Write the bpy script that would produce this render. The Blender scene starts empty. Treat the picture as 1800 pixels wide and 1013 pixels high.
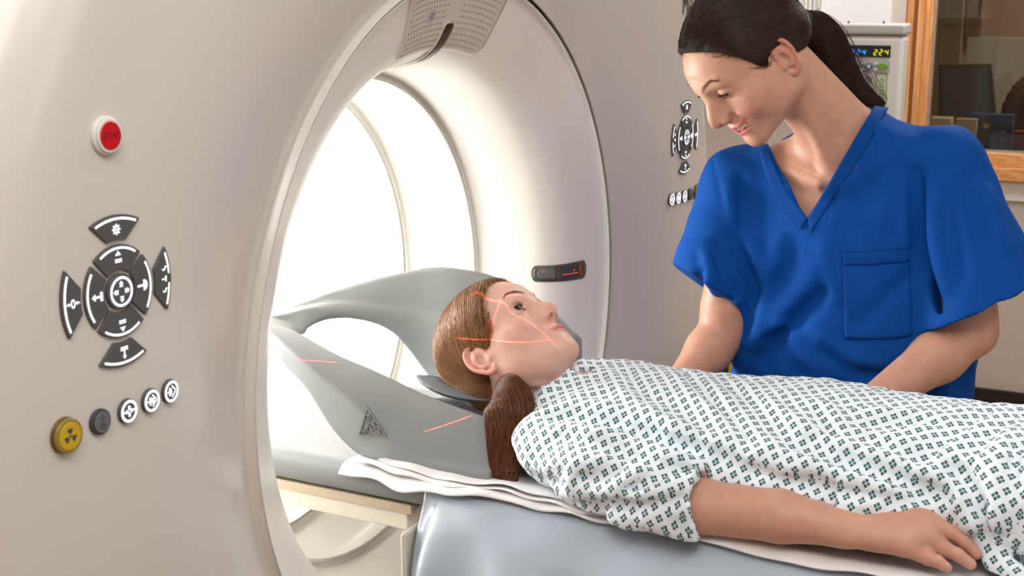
import bpy, math, random
import numpy as np
from mathutils import Vector, Matrix
C = bpy.context.scene
COL = C.collection
rng = np.random.default_rng(7)
random.seed(7)
V = lambda *a: np.array(a, dtype=np.float64)

# ------------------------------------------------------------------ camera
# world: x across the scanner face (to the right), y into the bore, z up, floor at z=0
CX = V(.45547941, -.19254357, .86917517); CY = V(-.89024632, -.09851165, .44469872); CU = V(0, -.97633111, -.21628123)
CAMP = V(-1.77403, -.92558, 1.55411)
FPX = 2309.
WR = np.array([CX, CY, CU])            # photo axes (right, down, forward) -> world
cam_data = bpy.data.cameras.new('camera'); cam = bpy.data.objects.new('camera', cam_data); COL.objects.link(cam)
cam_data.sensor_width = 36; cam_data.lens = FPX / 1800 * 36
right, down, fwd = WR[:, 0], WR[:, 1], WR[:, 2]
M = Matrix(((right[0], -down[0], -fwd[0], CAMP[0]), (right[1], -down[1], -fwd[1], CAMP[1]), (right[2], -down[2], -fwd[2], CAMP[2]), (0, 0, 0, 1)))
cam.matrix_world = M
cam_data.clip_start = .05
cam_data.dof.use_dof = True; cam_data.dof.focus_distance = 2.0; cam_data.dof.aperture_fstop = 11
C.camera = cam

def ray(px, py): return WR @ V((px - 900) / FPX, (py - 506.5) / FPX, 1.)
def onX(px, py, x): d = ray(px, py); t = (x - CAMP[0]) / d[0]; return CAMP + t * d
def onY(px, py, y): d = ray(px, py); t = (y - CAMP[1]) / d[1]; return CAMP + t * d
def onZ(px, py, z): d = ray(px, py); t = (z - CAMP[2]) / d[2]; return CAMP + t * d
def atD(px, py, dep): return CAMP + dep * ray(px, py)

# ------------------------------------------------------------------ colour management, world, lights
C.view_settings.view_transform = 'Standard'; C.view_settings.look = 'None'; C.view_settings.gamma = 1
C.view_settings.use_curve_mapping = False
C.view_settings.exposure = 0.0
C.cycles.max_bounces = 8; C.cycles.diffuse_bounces = 4; C.cycles.glossy_bounces = 3; C.cycles.transparent_max_bounces = 8
C.cycles.sample_clamp_indirect = 6
W = bpy.data.worlds.new('world'); C.world = W; W.use_nodes = True
W.node_tree.nodes['Background'].inputs[0].default_value = (.9, .93, 1, 1)
W.node_tree.nodes['Background'].inputs[1].default_value = .12

def area(name, loc, target, sx, sy, power, col=(1, 1, 1), spread=180):
    l = bpy.data.lights.new(name, 'AREA'); l.shape = 'RECTANGLE'; l.size = sx; l.size_y = sy; l.energy = power; l.color = col
    l.spread = math.radians(spread)
    o = bpy.data.objects.new(name, l); COL.objects.link(o); o.location = loc
    d = Vector(target) - Vector(loc); o.rotation_euler = d.to_track_quat('-Z', 'Y').to_euler()
    return o
LIGHTS = dict(
    overhead_fill_light=((-.9, -1.5, 2.70), (-.9, -1.5, 0), 1.2, 1.2, 14, (1, .99, .97)),  # unseen fill added at ceiling height, no fixture modelled there
    added_key_light=((-1.5, -.75, 2.55), (.25, -.45, 1.1), .9, .9, 18, (1, .99, .97)),  # added key from upper left, to shape the light on both people
    far_overhead_fill_light=((2.2, -.6, 2.70), (2.2, -.6, 0), 1.2, 1.2, 46, (1, .985, .96)),  # unseen fill added overhead to lift the right wall and cabinet
    scanner_edge_fill_light=((-2.7, 2.0, 1.9), (-1.08, .1, 1.3), .8, 1.3, 70, (.95, .98, 1)),  # no window here: added lamp that whitens the scanner's left rounding
    bore_strip_light=((0, 1.25, 1.15), (0, 0, 1.0), .72, .6, 30, (1, .995, .975)),
    bore_upper_fill_light=((0, 1.05, 1.30), (0, .35, .80), .4, .12, 7, (1, .995, .975)),  # extra lamp added to blow out the tabletop inside the bore
    bore_lower_fill_light=((0, 1.15, .76), (-.12, .2, .66), .4, .1, 7, (1, .995, .975)),  # extra lamp added to brighten the bore beneath the tabletop
    control_room_fill_light=((4.4, -1.2, 2.70), (4.4, -1.2, 0), 1.0, 1.0, 40, (1, .93, .84)),  # unseen lamp added to brighten the room behind the glass
    camera_right_fill_light=((.3, -3.2, 2.3), (.4, -.4, 1.1), 1.5, 1.2, 9, (.96, .98, 1)),  # soft fill added from camera right, not a window
)
for n_, a_ in LIGHTS.items(): area(n_, *a_)

# ------------------------------------------------------------------ object helpers
def put(o, parent=None, label=None, cat=None, group=None, kind=None):
    if o.name not in COL.objects: COL.objects.link(o)
    if parent is not None: o.parent = parent
    if label: o['label'] = label
    if cat: o['category'] = cat
    if group: o['group'] = group
    if kind: o['kind'] = kind
    return o
def empty(name, loc=(0, 0, 0), **k):
    o = bpy.data.objects.new(name, None); o.location = loc; o.empty_display_size = .05
    return put(o, **k)
def mesh(name, verts, faces, mat=None, parent=None, smooth=True, cols=None, uvs=None, nrm=None, **k):
    """verts in world coordinates; the parent's location is taken off so that things keep a base point"""
    me = bpy.data.meshes.new(name)
    verts = np.asarray(verts, dtype=np.float64)
    if parent is not None:
        off = np.array(parent.location, dtype=np.float64); p = parent.parent
        while p is not None: off = off + np.array(p.location); p = p.parent
        verts = verts - off
    if isinstance(faces, np.ndarray) and len(faces):
        n, q = faces.shape
        me.vertices.add(len(verts)); me.vertices.foreach_set('co', verts.astype(np.float32).ravel())
        me.loops.add(n * q); me.loops.foreach_set('vertex_index', faces.astype(np.int32).ravel())
        me.polygons.add(n); me.polygons.foreach_set('loop_start', np.arange(0, n * q, q, dtype=np.int32))
        me.update(calc_edges=True)
    else:
        me.from_pydata([tuple(v) for v in verts], [], [tuple(f) for f in faces]); me.update()
    if smooth: me.polygons.foreach_set('use_smooth', np.ones(len(me.polygons), dtype=bool))
    if cols is not None:
        a = me.color_attributes.new('Col', 'FLOAT_COLOR', 'POINT')
        c = np.ones((len(verts), 4), np.float32); c[:, :cols.shape[1]] = cols; a.data.foreach_set('color', c.ravel())
    if uvs is not None:
        u = me.uv_layers.new(name='UVMap'); li = np.empty(len(me.loops), np.int32); me.loops.foreach_get('vertex_index', li)
        u.data.foreach_set('uv', np.asarray(uvs, np.float32)[li].ravel())
    if mat: me.materials.append(mat)
    me.validate(clean_customdata=False)
    if nrm is not None and len(me.vertices) == len(nrm): me.normals_split_custom_set_from_vertices([tuple(q) for q in nrm])
    o = bpy.data.objects.new(name, me)
    return put(o, parent, **k)
def mod_bevel(o, w, seg=3, ang=40):
    m = o.modifiers.new('b', 'BEVEL'); m.width = w; m.segments = seg; m.limit_method = 'ANGLE'; m.angle_limit = math.radians(ang)
    for p in o.data.polygons: p.use_smooth = True
    w_ = o.modifiers.new('w', 'WEIGHTED_NORMAL'); w_.keep_sharp = False
    return o
def box(name, lo, hi, mat, parent=None, bev=0, rot=None, piv=None, **k):
    lo, hi = V(*lo), V(*hi)
    v = np.array([[(lo, hi)[i][0], (lo, hi)[j][1], (lo, hi)[l][2]] for i in (0, 1) for j in (0, 1) for l in (0, 1)])
    if rot is not None:
        c = (lo + hi) / 2 if piv is None else V(*piv); v = (v - c) @ np.array(rot).T + c
    f = [(0, 1, 3, 2), (4, 6, 7, 5), (0, 4, 5, 1), (2, 3, 7, 6), (0, 2, 6, 4), (1, 5, 7, 3)]
    o = mesh(name, v, f, mat, parent, smooth=False, **k)
    if bev: mod_bevel(o, bev)
    return o
def prism(name, pts2, fn, d0, d1, mat, parent=None, bev=0, **k):
    """a flat outline pts2 mapped by fn(u,v,depth) -> world, extruded from d0 to d1"""
    n = len(pts2)
    v = [fn(u, w, d0) for u, w in pts2] + [fn(u, w, d1) for u, w in pts2]
    f = [tuple(range(n))[::-1], tuple(range(n, 2 * n))] + [(i, (i + 1) % n, n + (i + 1) % n, n + i) for i in range(n)]
    o = mesh(name, v, f, mat, parent, smooth=False, **k)
    import bmesh
    bm = bmesh.new(); bm.from_mesh(o.data); bmesh.ops.recalc_face_normals(bm, faces=bm.faces); bm.to_mesh(o.data); bm.free()
    if bev: mod_bevel(o, bev, 2)
    return o
def merge_prisms(name, lst, fn, d0, d1, mat, parent=None, **k):
    vs, fs = [], []
    for pts2 in lst:
        n = len(pts2); b = len(vs)
        vs += [fn(u, w, d0) for u, w in pts2] + [fn(u, w, d1) for u, w in pts2]
        fs += [tuple(b + i for i in range(n))[::-1], tuple(b + n + i for i in range(n))] + [(b + i, b + (i + 1) % n, b + n + (i + 1) % n, b + n + i) for i in range(n)]
    return mesh(name, vs, fs, mat, parent, smooth=False, **k)
def circ(r, n=32, c=(0, 0), a0=0, a1=2 * math.pi, end=False):
    m = n + 1 if end else n
    return [(c[0] + r * math.cos(a0 + (a1 - a0) * i / n), c[1] + r * math.sin(a0 + (a1 - a0) * i / n)) for i in range(m)]
def sector(r0, r1, a0, a1, n=14):
    a0, a1 = math.radians(a0), math.radians(a1)
    return circ(r1, n, a0=a0, a1=a1, end=True) + circ(r0, n, a0=a1, a1=a0, end=True)
def grid_faces(nu, nv, cu=False, cv=False):
    i, j = np.meshgrid(np.arange(nu if cu else nu - 1), np.arange(nv if cv else nv - 1), indexing='ij')
    i2, j2 = (i + 1) % nu, (j + 1) % nv
    return np.stack([i * nv + j, i2 * nv + j, i2 * nv + j2, i * nv + j2], -1).reshape(-1, 4)
def tube(path, rad, seg=8, cap=True):
    """verts, faces of a swept tube; rad scalar or per-point (or (n,2) for an elliptical section)"""
    P = np.asarray(path, float); n = len(P)
    T = np.gradient(P, axis=0); T /= np.linalg.norm(T, axis=1)[:, None] + 1e-12
    N = np.zeros_like(P); ref = V(0, 0, 1) if abs(T[0][2]) < .9 else V(1, 0, 0)
    N[0] = np.cross(T[0], ref); N[0] /= np.linalg.norm(N[0])
    for i in range(1, n):
        N[i] = N[i - 1] - T[i] * (N[i - 1] @ T[i]); N[i] /= np.linalg.norm(N[i]) + 1e-12
    B = np.cross(T, N)
    r = np.broadcast_to(np.asarray(rad, float), (n,)) if np.ndim(rad) < 2 else None
    r1, r2 = (r, r) if r is not None else (np.asarray(rad)[:, 0], np.asarray(rad)[:, 1])
    a = np.arange(seg) / seg * 2 * math.pi
    v = P[:, None] + N[:, None] * (np.cos(a)[None, :, None] * r1[:, None, None]) + B[:, None] * (np.sin(a)[None, :, None] * r2[:, None, None])
    f = grid_faces(n, seg, cv=True); v = v.reshape(-1, 3)
    if cap:
        v = np.vstack([v, P[:1], P[-1:]]); k = n * seg
        e = np.array([[k, (i + 1) % seg, i, k] for i in range(seg)] ); e2 = np.array([[k + 1, (n - 1) * seg + i, (n - 1) * seg + (i + 1) % seg, k + 1] for i in range(seg)])
        fl = [tuple(x) for x in f] + [tuple(x[:3]) for x in e] + [tuple(x[:3]) for x in e2]
        return v, fl
    return v, f
def smoothpath(pts, n=40):
    P = np.asarray(pts, float); m = len(P)
    if m < 3: return P[0] + (P[-1] - P[0]) * np.linspace(0, 1, n)[:, None]
    Q = np.vstack([2 * P[0] - P[1], P, 2 * P[-1] - P[-2]]); t = np.linspace(0, m - 1 - 1e-6, n); k = t.astype(int); u = (t - k)[:, None]
    a, b, c, d = Q[k], Q[k + 1], Q[k + 2], Q[k + 3]
    return .5 * (2 * b + (c - a) * u + (2 * a - 5 * b + 4 * c - d) * u ** 2 + (3 * b - a - 3 * c + d) * u ** 3)
def lerp_tab(x, xs, ys):
    return np.interp(x, xs, ys)

# ------------------------------------------------------------------ materials
def srgb(r, g, b):
    f = lambda c: (c / 255 / 12.92) if c / 255 <= .04045 else ((c / 255 + .055) / 1.055) ** 2.4
    return (f(r), f(g), f(b))
def mat(name, col, rough=.5, metal=0, bump=0, bscale=200, spec=.5, emit=None, estr=0, coat=0, sss=0, sssr=(1, .35, .2), vcol=False,
        var=0, vscale=20, alpha=1, trans=0, sheen=0, ior=1.45, tex='Object', rvar=0):
    m = bpy.data.materials.new(name); m.use_nodes = True; nt = m.node_tree; b = nt.nodes['Principled BSDF']; L = nt.links
    I = b.inputs
    I['Base Color'].default_value = (*col, 1); I['Roughness'].default_value = rough; I['Metallic'].default_value = metal
    I['Specular IOR Level'].default_value = spec; I['IOR'].default_value = ior
    if coat: I['Coat Weight'].default_value = coat; I['Coat Roughness'].default_value = .12
    if emit is not None: I['Emission Color'].default_value = (*emit, 1); I['Emission Strength'].default_value = estr
    if sss: I['Subsurface Weight'].default_value = sss; I['Subsurface Radius'].default_value = sssr; I['Subsurface Scale'].default_value = .006
    if alpha < 1: I['Alpha'].default_value = alpha
    if trans: I['Transmission Weight'].default_value = trans
    if sheen: I['Sheen Weight'].default_value = sheen; I['Sheen Roughness'].default_value = .4
    tc = nt.nodes.new('ShaderNodeTexCoord'); src = None
    if vcol:
        a = nt.nodes.new('ShaderNodeVertexColor'); a.layer_name = 'Col'; src = a.outputs['Color']
    if var:
        n = nt.nodes.new('ShaderNodeTexNoise'); n.inputs['Scale'].default_value = vscale; n.inputs['Detail'].default_value = 4
        L.new(tc.outputs[tex], n.inputs['Vector'])
        mr = nt.nodes.new('ShaderNodeMapRange'); mr.inputs[1].default_value = .3; mr.inputs[2].default_value = .7; mr.inputs[3].default_value = 1 - var; mr.inputs[4].default_value = 1 + var
        L.new(n.outputs['Fac'], mr.inputs[0])
        mx = nt.nodes.new('ShaderNodeMix'); mx.data_type = 'RGBA'; mx.blend_type = 'MULTIPLY'; mx.inputs[0].default_value = 1
        if src: L.new(src, mx.inputs[6])
        else: mx.inputs[6].default_value = (*col, 1)
        L.new(mr.outputs[0], mx.inputs[7]); src = mx.outputs[2]
    if src: L.new(src, I['Base Color'])
    if bump:
        n2 = nt.nodes.new('ShaderNodeTexNoise'); n2.inputs['Scale'].default_value = bscale; n2.inputs['Detail'].default_value = 3
        L.new(tc.outputs[tex], n2.inputs['Vector'])
        bp = nt.nodes.new('ShaderNodeBump'); bp.inputs['Strength'].default_value = bump; bp.inputs['Distance'].default_value = .001
        L.new(n2.outputs['Fac'], bp.inputs['Height']); L.new(bp.outputs['Normal'], I['Normal'])
    return m

# ------------------------------------------------------------------ signed-distance modelling
class Field:
    def __init__(s, lo, hi, h):
        s.lo, s.hi, s.h = V(*lo), V(*hi), h
        s.n = np.ceil((s.hi - s.lo) / h).astype(int) + 1
        s.ax = [(s.lo[i] + h * np.arange(s.n[i])).astype(np.float32) for i in range(3)]
        s.d = np.full(s.n, 1., np.float32)
    def sl(s, lo, hi):
        out = []
        for i in range(3):
            a = max(0, int(math.floor((lo[i] - s.lo[i]) / s.h))); b = min(s.n[i], int(math.ceil((hi[i] - s.lo[i]) / s.h)) + 1)
            if b <= a: return None
            out.append(slice(a, b))
        return tuple(out)
    def xyz(s, sl): return s.ax[0][sl[0]][:, None, None], s.ax[1][sl[1]][None, :, None], s.ax[2][sl[2]][None, None, :]
    def op(s, fn, lo, hi, k=.01, mode='u', pad=None):
        pad = (k + 3 * s.h) if pad is None else pad
        sl = s.sl(V(*lo) - pad, V(*hi) + pad)
        if sl is None: return s
        D = s.d[sl]; e = fn(*s.xyz(sl))
        if mode == 'u':
            h = np.maximum(k - np.abs(D - e), 0) / max(k, 1e-6); s.d[sl] = np.minimum(D, e) - h * h * k * .25
        elif mode == 's':
            e = -e; h = np.maximum(k - np.abs(D - e), 0) / max(k, 1e-6); s.d[sl] = np.maximum(D, e) + h * h * k * .25
        elif mode == 'i':
            h = np.maximum(k - np.abs(D - e), 0) / max(k, 1e-6); s.d[sl] = np.maximum(D, e) + h * h * k * .25
        elif mode == 'add': s.d[sl] = D + e
        return s
    def ell(s, c, r, R=None, k=.01, mode='u'):
        c = V(*c); r = V(*r)
        if R is None: R = np.eye(3)
        ext = np.sqrt(((R * r) ** 2).sum(1))
        def fn(x, y, z):
            x, y, z = x - c[0], y - c[1], z - c[2]
            u, v, w = [(R[0, i] * x + R[1, i] * y + R[2, i] * z) / r[i] for i in range(3)]
            k0 = np.sqrt(u * u + v * v + w * w); k1 = np.sqrt((u / r[0]) ** 2 + (v / r[1]) ** 2 + (w / r[2]) ** 2)
            return k0 * (k0 - 1) / (k1 + 1e-9)
        return s.op(fn, c - ext, c + ext, k, mode)
    def cone(s, a, b, ra, rb, k=.01, mode='u'):
        a, b = V(*a), V(*b); ba = b - a; L2 = ba @ ba + 1e-12; R = max(ra, rb)
        def fn(x, y, z):
            x, y, z = x - a[0], y - a[1], z - a[2]
            h = np.clip((x * ba[0] + y * ba[1] + z * ba[2]) / L2, 0, 1)
            return np.sqrt((x - h * ba[0]) ** 2 + (y - h * ba[1]) ** 2 + (z - h * ba[2]) ** 2) - (ra + (rb - ra) * h)
        return s.op(fn, np.minimum(a, b) - R, np.maximum(a, b) + R, k, mode)
    def fcone(s, a, b, ra, rb, nrm, flat, k=.01, mode='u'):
        """capsule squashed along nrm by factor flat (<1: flatter)"""
        a, b = V(*a), V(*b); nrm = V(*nrm); nrm = nrm / np.linalg.norm(nrm); q = 1 / flat - 1
        ba = b - a; ba = ba + nrm * (ba @ nrm) * q; L2 = ba @ ba + 1e-12; R = max(ra, rb)
        def fn(x, y, z):
            x, y, z = x - a[0], y - a[1], z - a[2]; t = (x * nrm[0] + y * nrm[1] + z * nrm[2]) * q
            x, y, z = x + nrm[0] * t, y + nrm[1] * t, z + nrm[2] * t
            h = np.clip((x * ba[0] + y * ba[1] + z * ba[2]) / L2, 0, 1)
            return (np.sqrt((x - h * ba[0]) ** 2 + (y - h * ba[1]) ** 2 + (z - h * ba[2]) ** 2) - (ra + (rb - ra) * h)) * (flat * .5 + .5)
        return s.op(fn, np.minimum(a, b) - R, np.maximum(a, b) + R, k, mode)
    def path(s, pts, rads, k=.01, mode='u'):
        for i in range(len(pts) - 1): s.cone(pts[i], pts[i + 1], rads[i], rads[i + 1], k, mode)
        return s
    def fold(s, pts, amp, w, n=14):
        """ridge (amp>0) or valley (amp<0) of width w along a polyline, fading at the ends"""
        P = smoothpath(pts, n)
        for i in range(len(P) - 1):
            pass
        lo, hi = P.min(0) - 2.2 * w, P.max(0) + 2.2 * w; sl = s.sl(lo, hi)
        if sl is None: return s
        x, y, z = s.xyz(sl); best = None; tt = None; m = len(P) - 1
        for i in range(m):
            a, ba = P[i], P[i + 1] - P[i]; L2 = ba @ ba + 1e-12
            h = np.clip(((x - a[0]) * ba[0] + (y - a[1]) * ba[1] + (z - a[2]) * ba[2]) / L2, 0, 1)
            q = (x - a[0] - h * ba[0]) ** 2 + (y - a[1] - h * ba[1]) ** 2 + (z - a[2] - h * ba[2]) ** 2
            t = (i + h) / m
            if best is None: best, tt = q, t
            else:
                g = q < best; best = np.where(g, q, best); tt = np.where(g, t, tt)
        s.d[sl] -= (amp * np.exp(-best / (w * w)) * np.clip(np.minimum(tt, 1 - tt) * 4, 0, 1) ** .7).astype(np.float32)
        return s
    def nets(s):
        D, h, lo = s.d, s.h, s.lo
        S = D < 0
        c = [S[i:S.shape[0] - 1 + i, j:S.shape[1] - 1 + j, k:S.shape[2] - 1 + k] for i in (0, 1) for j in (0, 1) for k in (0, 1)]
        anyc = c[0] | c[1] | c[2] | c[3] | c[4] | c[5] | c[6] | c[7]; allc = c[0] & c[1] & c[2] & c[3] & c[4] & c[5] & c[6] & c[7]
        mix = anyc & ~allc
        idx = np.argwhere(mix); ids = np.full(mix.shape, -1, np.int32); ids[mix] = np.arange(len(idx))
        cor = {}
        for i in (0, 1):
            for j in (0, 1):
                for k in (0, 1): cor[i, j, k] = D[idx[:, 0] + i, idx[:, 1] + j, idx[:, 2] + k]
        acc = np.zeros((len(idx), 3)); cnt = np.zeros(len(idx))
        ks = list(cor)
        for a in ks:
            for ax in range(3):
                if a[ax] == 0:
                    b = list(a); b[ax] = 1; b = tuple(b); d0, d1 = cor[a], cor[b]
                    m = (d0 < 0) != (d1 < 0); t = np.where(m, d0 / np.where(m, d0 - d1, 1), 0)
                    p = np.array(a, float)[None].repeat(len(idx), 0); p[:, ax] += t
                    acc += p * m[:, None]; cnt += m
        verts = lo + h * (idx + acc / cnt[:, None])
        F = []
        for ax in range(3):
            o1, o2 = [(1, 2), (2, 0), (0, 1)][ax]
            s0 = [slice(None)] * 3; s1 = [slice(None)] * 3; s0[ax] = slice(0, -1); s1[ax] = slice(1, None)
            A, B = S[tuple(s0)], S[tuple(s1)]
            for flip, msk in ((False, A & ~B), (True, ~A & B)):
                e = np.argwhere(msk)
                e = e[(e[:, o1] > 0) & (e[:, o2] > 0) & (e[:, o1] < S.shape[o1] - 1) & (e[:, o2] < S.shape[o2] - 1)]
                if not len(e): continue
                def g(d1, d2):
                    q = e.copy(); q[:, o1] -= d1; q[:, o2] -= d2; return ids[q[:, 0], q[:, 1], q[:, 2]]
                f = np.stack([g(1, 1), g(0, 1), g(0, 0), g(1, 0)], 1)
                F.append(f[:, ::-1] if flip else f)
        F = np.vstack(F) if F else np.zeros((0, 4), int)
        F = F[(F >= 0).all(1)]
        return verts, F
def relax(v, F, it=2, lam=.5):
    e = np.vstack([F[:, [0, 1]], F[:, [1, 2]], F[:, [2, 3]], F[:, [3, 0]]]); e = np.vstack([e, e[:, ::-1]]); n = len(v)
    deg = np.bincount(e[:, 0], minlength=n).clip(1)
    for _ in range(it):
        a = np.stack([np.bincount(e[:, 0], weights=v[e[:, 1], i], minlength=n) for i in range(3)], 1) / deg[:, None]
        v = v + lam * (a - v)
        a = np.stack([np.bincount(e[:, 0], weights=v[e[:, 1], i], minlength=n) for i in range(3)], 1) / deg[:, None]
        v = v - (lam * .98) * (a - v)
    return v
def cull(v, F, keep):
    """drop faces whose vertices fail keep, then unused vertices"""
    F = F[keep[F].all(1)]; u = np.unique(F); m = np.full(len(v), -1); m[u] = np.arange(len(u))
    return v[u], m[F], u
def vnormals(v, F):
    n = np.cross(v[F[:, 2]] - v[F[:, 0]], v[F[:, 3]] - v[F[:, 1]]); N = np.zeros_like(v)
    for i in range(4):
        for c in range(3): N[:, c] += np.bincount(F[:, i], weights=n[:, c], minlength=len(v))
    return N / (np.linalg.norm(N, axis=1)[:, None] + 1e-12)
def joinm(parts):
    vs, fs, b = [], [], 0
    for v, f in parts:
        vs.append(np.asarray(v)); fs.append(np.asarray(f) + b); b += len(v)
    return np.vstack(vs), np.vstack(fs)
def sstep(a, b, x):
    t = np.clip((x - a) / (b - a), 0, 1); return t * t * (3 - 2 * t)
def frame(F, U):
    F = V(*F); F /= np.linalg.norm(F); U = V(*U); U = U - F * (U @ F); U /= np.linalg.norm(U)
    return np.c_[np.cross(F, U), F, U]
# ------------------------------------------------------------------ shared materials
M_SHELL = mat('scanner_shell_plastic', srgb(218, 213, 206), .26, coat=.25)
M_BORE = mat('bore_liner_plastic', srgb(246, 243, 236), .3, coat=.2)
M_GAP = mat('seam_shade_dark', srgb(70, 64, 58), .8)  # groove shade put into the colour: dark ring down in the panel gaps
M_KEY = mat('key_rubber', srgb(88, 86, 84), .55)
M_LED = mat('key_backlight', (.8, .85, 1), .5, emit=(.86, .9, 1), estr=1.15)
M_WHITE = mat('white_plastic', srgb(228, 226, 222), .35)
M_RED = mat('red_button', srgb(200, 8, 24), .35)
M_STOPTXT = mat('stop_print', srgb(140, 14, 24), .5)
M_YEL = mat('yellow_button', srgb(206, 172, 12), .4)
M_BRONZE = mat('bronze_ring', srgb(120, 98, 50), .3, metal=.3)
M_GREYB = mat('grey_button', srgb(104, 106, 110), .5)
M_DARK = mat('dark_plastic', srgb(42, 38, 36), .3)
M_GREYD = mat('dark_grey', srgb(70, 70, 72), .5)

# ------------------------------------------------------------------ room
M_WALL = mat('painted_wall', srgb(190, 176, 164), .7, bump=.1, bscale=120)
M_CEIL = mat('ceiling_paint', srgb(235, 233, 230), .8)
M_FLOOR = mat('vinyl_floor', srgb(178, 148, 122), .45, var=.06, vscale=3)
M_SKIRT = mat('black_skirting', srgb(26, 22, 20), .4)
WXR = 3.2
box('floor', (-3.6, -4.2, -.1), (5.6, 3.6, 0), M_FLOOR, kind='structure')
box('ceiling', (-3.6, -4.2, 2.75), (5.6, 3.6, 2.85), M_CEIL, kind='structure')
box('wall_left', (-3.7, -4.2, 0), (-3.6, 3.6, 2.75), M_WALL, kind='structure')
box('wall_front', (-3.6, -4.3, 0), (5.6, -4.2, 2.75), M_WALL, kind='structure')
box('wall_back', (-3.6, 3.6, 0), (5.6, 3.7, 2.75), M_WALL, kind='structure')
wy0, wy1, wz0, wz1 = -2.1, -.03, 1.0, 2.15         # window opening in the right wall
wl = onX(1567, 20, WXR)[1]
wy1 = wl - .02
sill_top = onX(1750, 268, WXR)[2]; sill_bot = onX(1750, 315, WXR)[2]
wz0 = sill_bot + .01
v_, f_ = [], []
def addbox(lo, hi):
    b = len(v_)
    for x in (lo[0], hi[0]):
        for y in (lo[1], hi[1]):
            for z in (lo[2], hi[2]): v_.append((x, y, z))
    f_.extend([tuple(b + i for i in q) for q in [(0, 1, 3, 2), (4, 6, 7, 5), (0, 4, 5, 1), (2, 3, 7, 6), (0, 2, 6, 4), (1, 5, 7, 3)]])
addbox((WXR, -4.2, 0), (WXR + .14, 3.6, wz0)); addbox((WXR, -4.2, wz1), (WXR + .14, 3.6, 2.75))
addbox((WXR, -4.2, wz0), (WXR + .14, wy0, wz1)); addbox((WXR, wy1, wz0), (WXR + .14, 3.6, wz1))
mesh('wall_right', v_, f_, M_WALL, smooth=False, kind='structure')
box('baseboard_right', (WXR - .018, -4.2, 0), (WXR, 3.6, .135), M_SKIRT, kind='structure')
box('trim_1', (WXR - .012, -4.2, sill_bot - .075), (WXR, wy1 - .16, sill_bot - .004), M_WHITE, kind='structure', bev=.004)

M_WOOD = bpy.data.materials.new('oak_frame'); M_WOOD.use_nodes = True
nt = M_WOOD.node_tree; b_ = nt.nodes['Principled BSDF']; b_.inputs['Roughness'].default_value = .42
tc = nt.nodes.new('ShaderNodeTexCoord'); mp = nt.nodes.new('ShaderNodeMapping'); mp.inputs['Scale'].default_value = (9, 9, 60)
nz = nt.nodes.new('ShaderNodeTexNoise'); nz.inputs['Scale'].default_value = 1.6; nz.inputs['Detail'].default_value = 6; nz.inputs['Distortion'].default_value = 1.2
cr = nt.nodes.new('ShaderNodeValToRGB'); cr.color_ramp.elements[0].color = (*srgb(186, 118, 62), 1); cr.color_ramp.elements[1].color = (*srgb(228, 172, 112), 1)
cr.color_ramp.elements[0].position = .3; cr.color_ramp.elements[1].position = .72
nt.links.new(tc.outputs['Object'], mp.inputs[0]); nt.links.new(mp.outputs[0], nz.inputs['Vector']); nt.links.new(nz.outputs['Fac'], cr.inputs[0]); nt.links.new(cr.outputs[0], b_.inputs['Base Color'])
M_WOODV = M_WOOD.copy(); M_WOODV.name = 'oak_frame_upright'; M_WOODV.node_tree.nodes['Mapping'].inputs['Scale'].default_value = (40, 60, 3)
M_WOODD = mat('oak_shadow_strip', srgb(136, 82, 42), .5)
win = empty('window_1', (WXR, -1.0, wz0), kind='structure')
ya = wy1 + .02
def upright(y0, y1, x0, x1, m, n='casing'): return box(n, (x0, min(y0, y1), wz0), (x1, max(y0, y1), wz1), m, win, bev=.003)
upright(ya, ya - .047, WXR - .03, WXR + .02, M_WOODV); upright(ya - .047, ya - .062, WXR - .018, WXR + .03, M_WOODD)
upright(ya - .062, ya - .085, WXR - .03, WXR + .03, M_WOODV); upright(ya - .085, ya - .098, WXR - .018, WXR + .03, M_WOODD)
upright(ya - .098, ya - .122, WXR - .026, WXR + .04, M_WOODV); upright(ya - .122, ya - .152, WXR - .02, WXR + .05, M_WOODV)
M_ALU = mat('window_bead', srgb(190, 180, 168), .3, metal=.7)
box('bead', (WXR, ya - .160, sill_top), (WXR + .03, ya - .152, wz1), M_ALU, win)
box('sill', (WXR - .05, wy0, sill_bot), (WXR + .14, ya - .1, (sill_bot + sill_top) / 2), M_WOOD, win, bev=.004)
box('lower_frame', (WXR - .03, wy0, (sill_bot + sill_top) / 2), (WXR + .1, ya - .12, sill_top), M_WOOD, win, bev=.003)
box('bead', (WXR, wy0, sill_top), (WXR + .03, ya - .16, sill_top + .008), M_ALU, win)
M_GLASS = bpy.data.materials.new('window_glass'); M_GLASS.use_nodes = True
nt = M_GLASS.node_tree; nt.nodes.remove(nt.nodes['Principled BSDF']); o_ = nt.nodes['Material Output']
tr = nt.nodes.new('ShaderNodeBsdfTransparent'); tr.inputs[0].default_value = (.80, .78, .72, 1); gl = nt.nodes.new('ShaderNodeBsdfGlossy'); gl.inputs['Roughness'].default_value = .01
fr = nt.nodes.new('ShaderNodeFresnel'); fr.inputs[0].default_value = 1.45; ms = nt.nodes.new('ShaderNodeMixShader')
nt.links.new(fr.outputs[0], ms.inputs[0]); nt.links.new(tr.outputs[0], ms.inputs[1]); nt.links.new(gl.outputs[0], ms.inputs[2]); nt.links.new(ms.outputs[0], o_.inputs[0])
box('pane', (WXR + .012, wy0, sill_top), (WXR + .018, ya - .155, wz1), M_GLASS, win)

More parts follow.
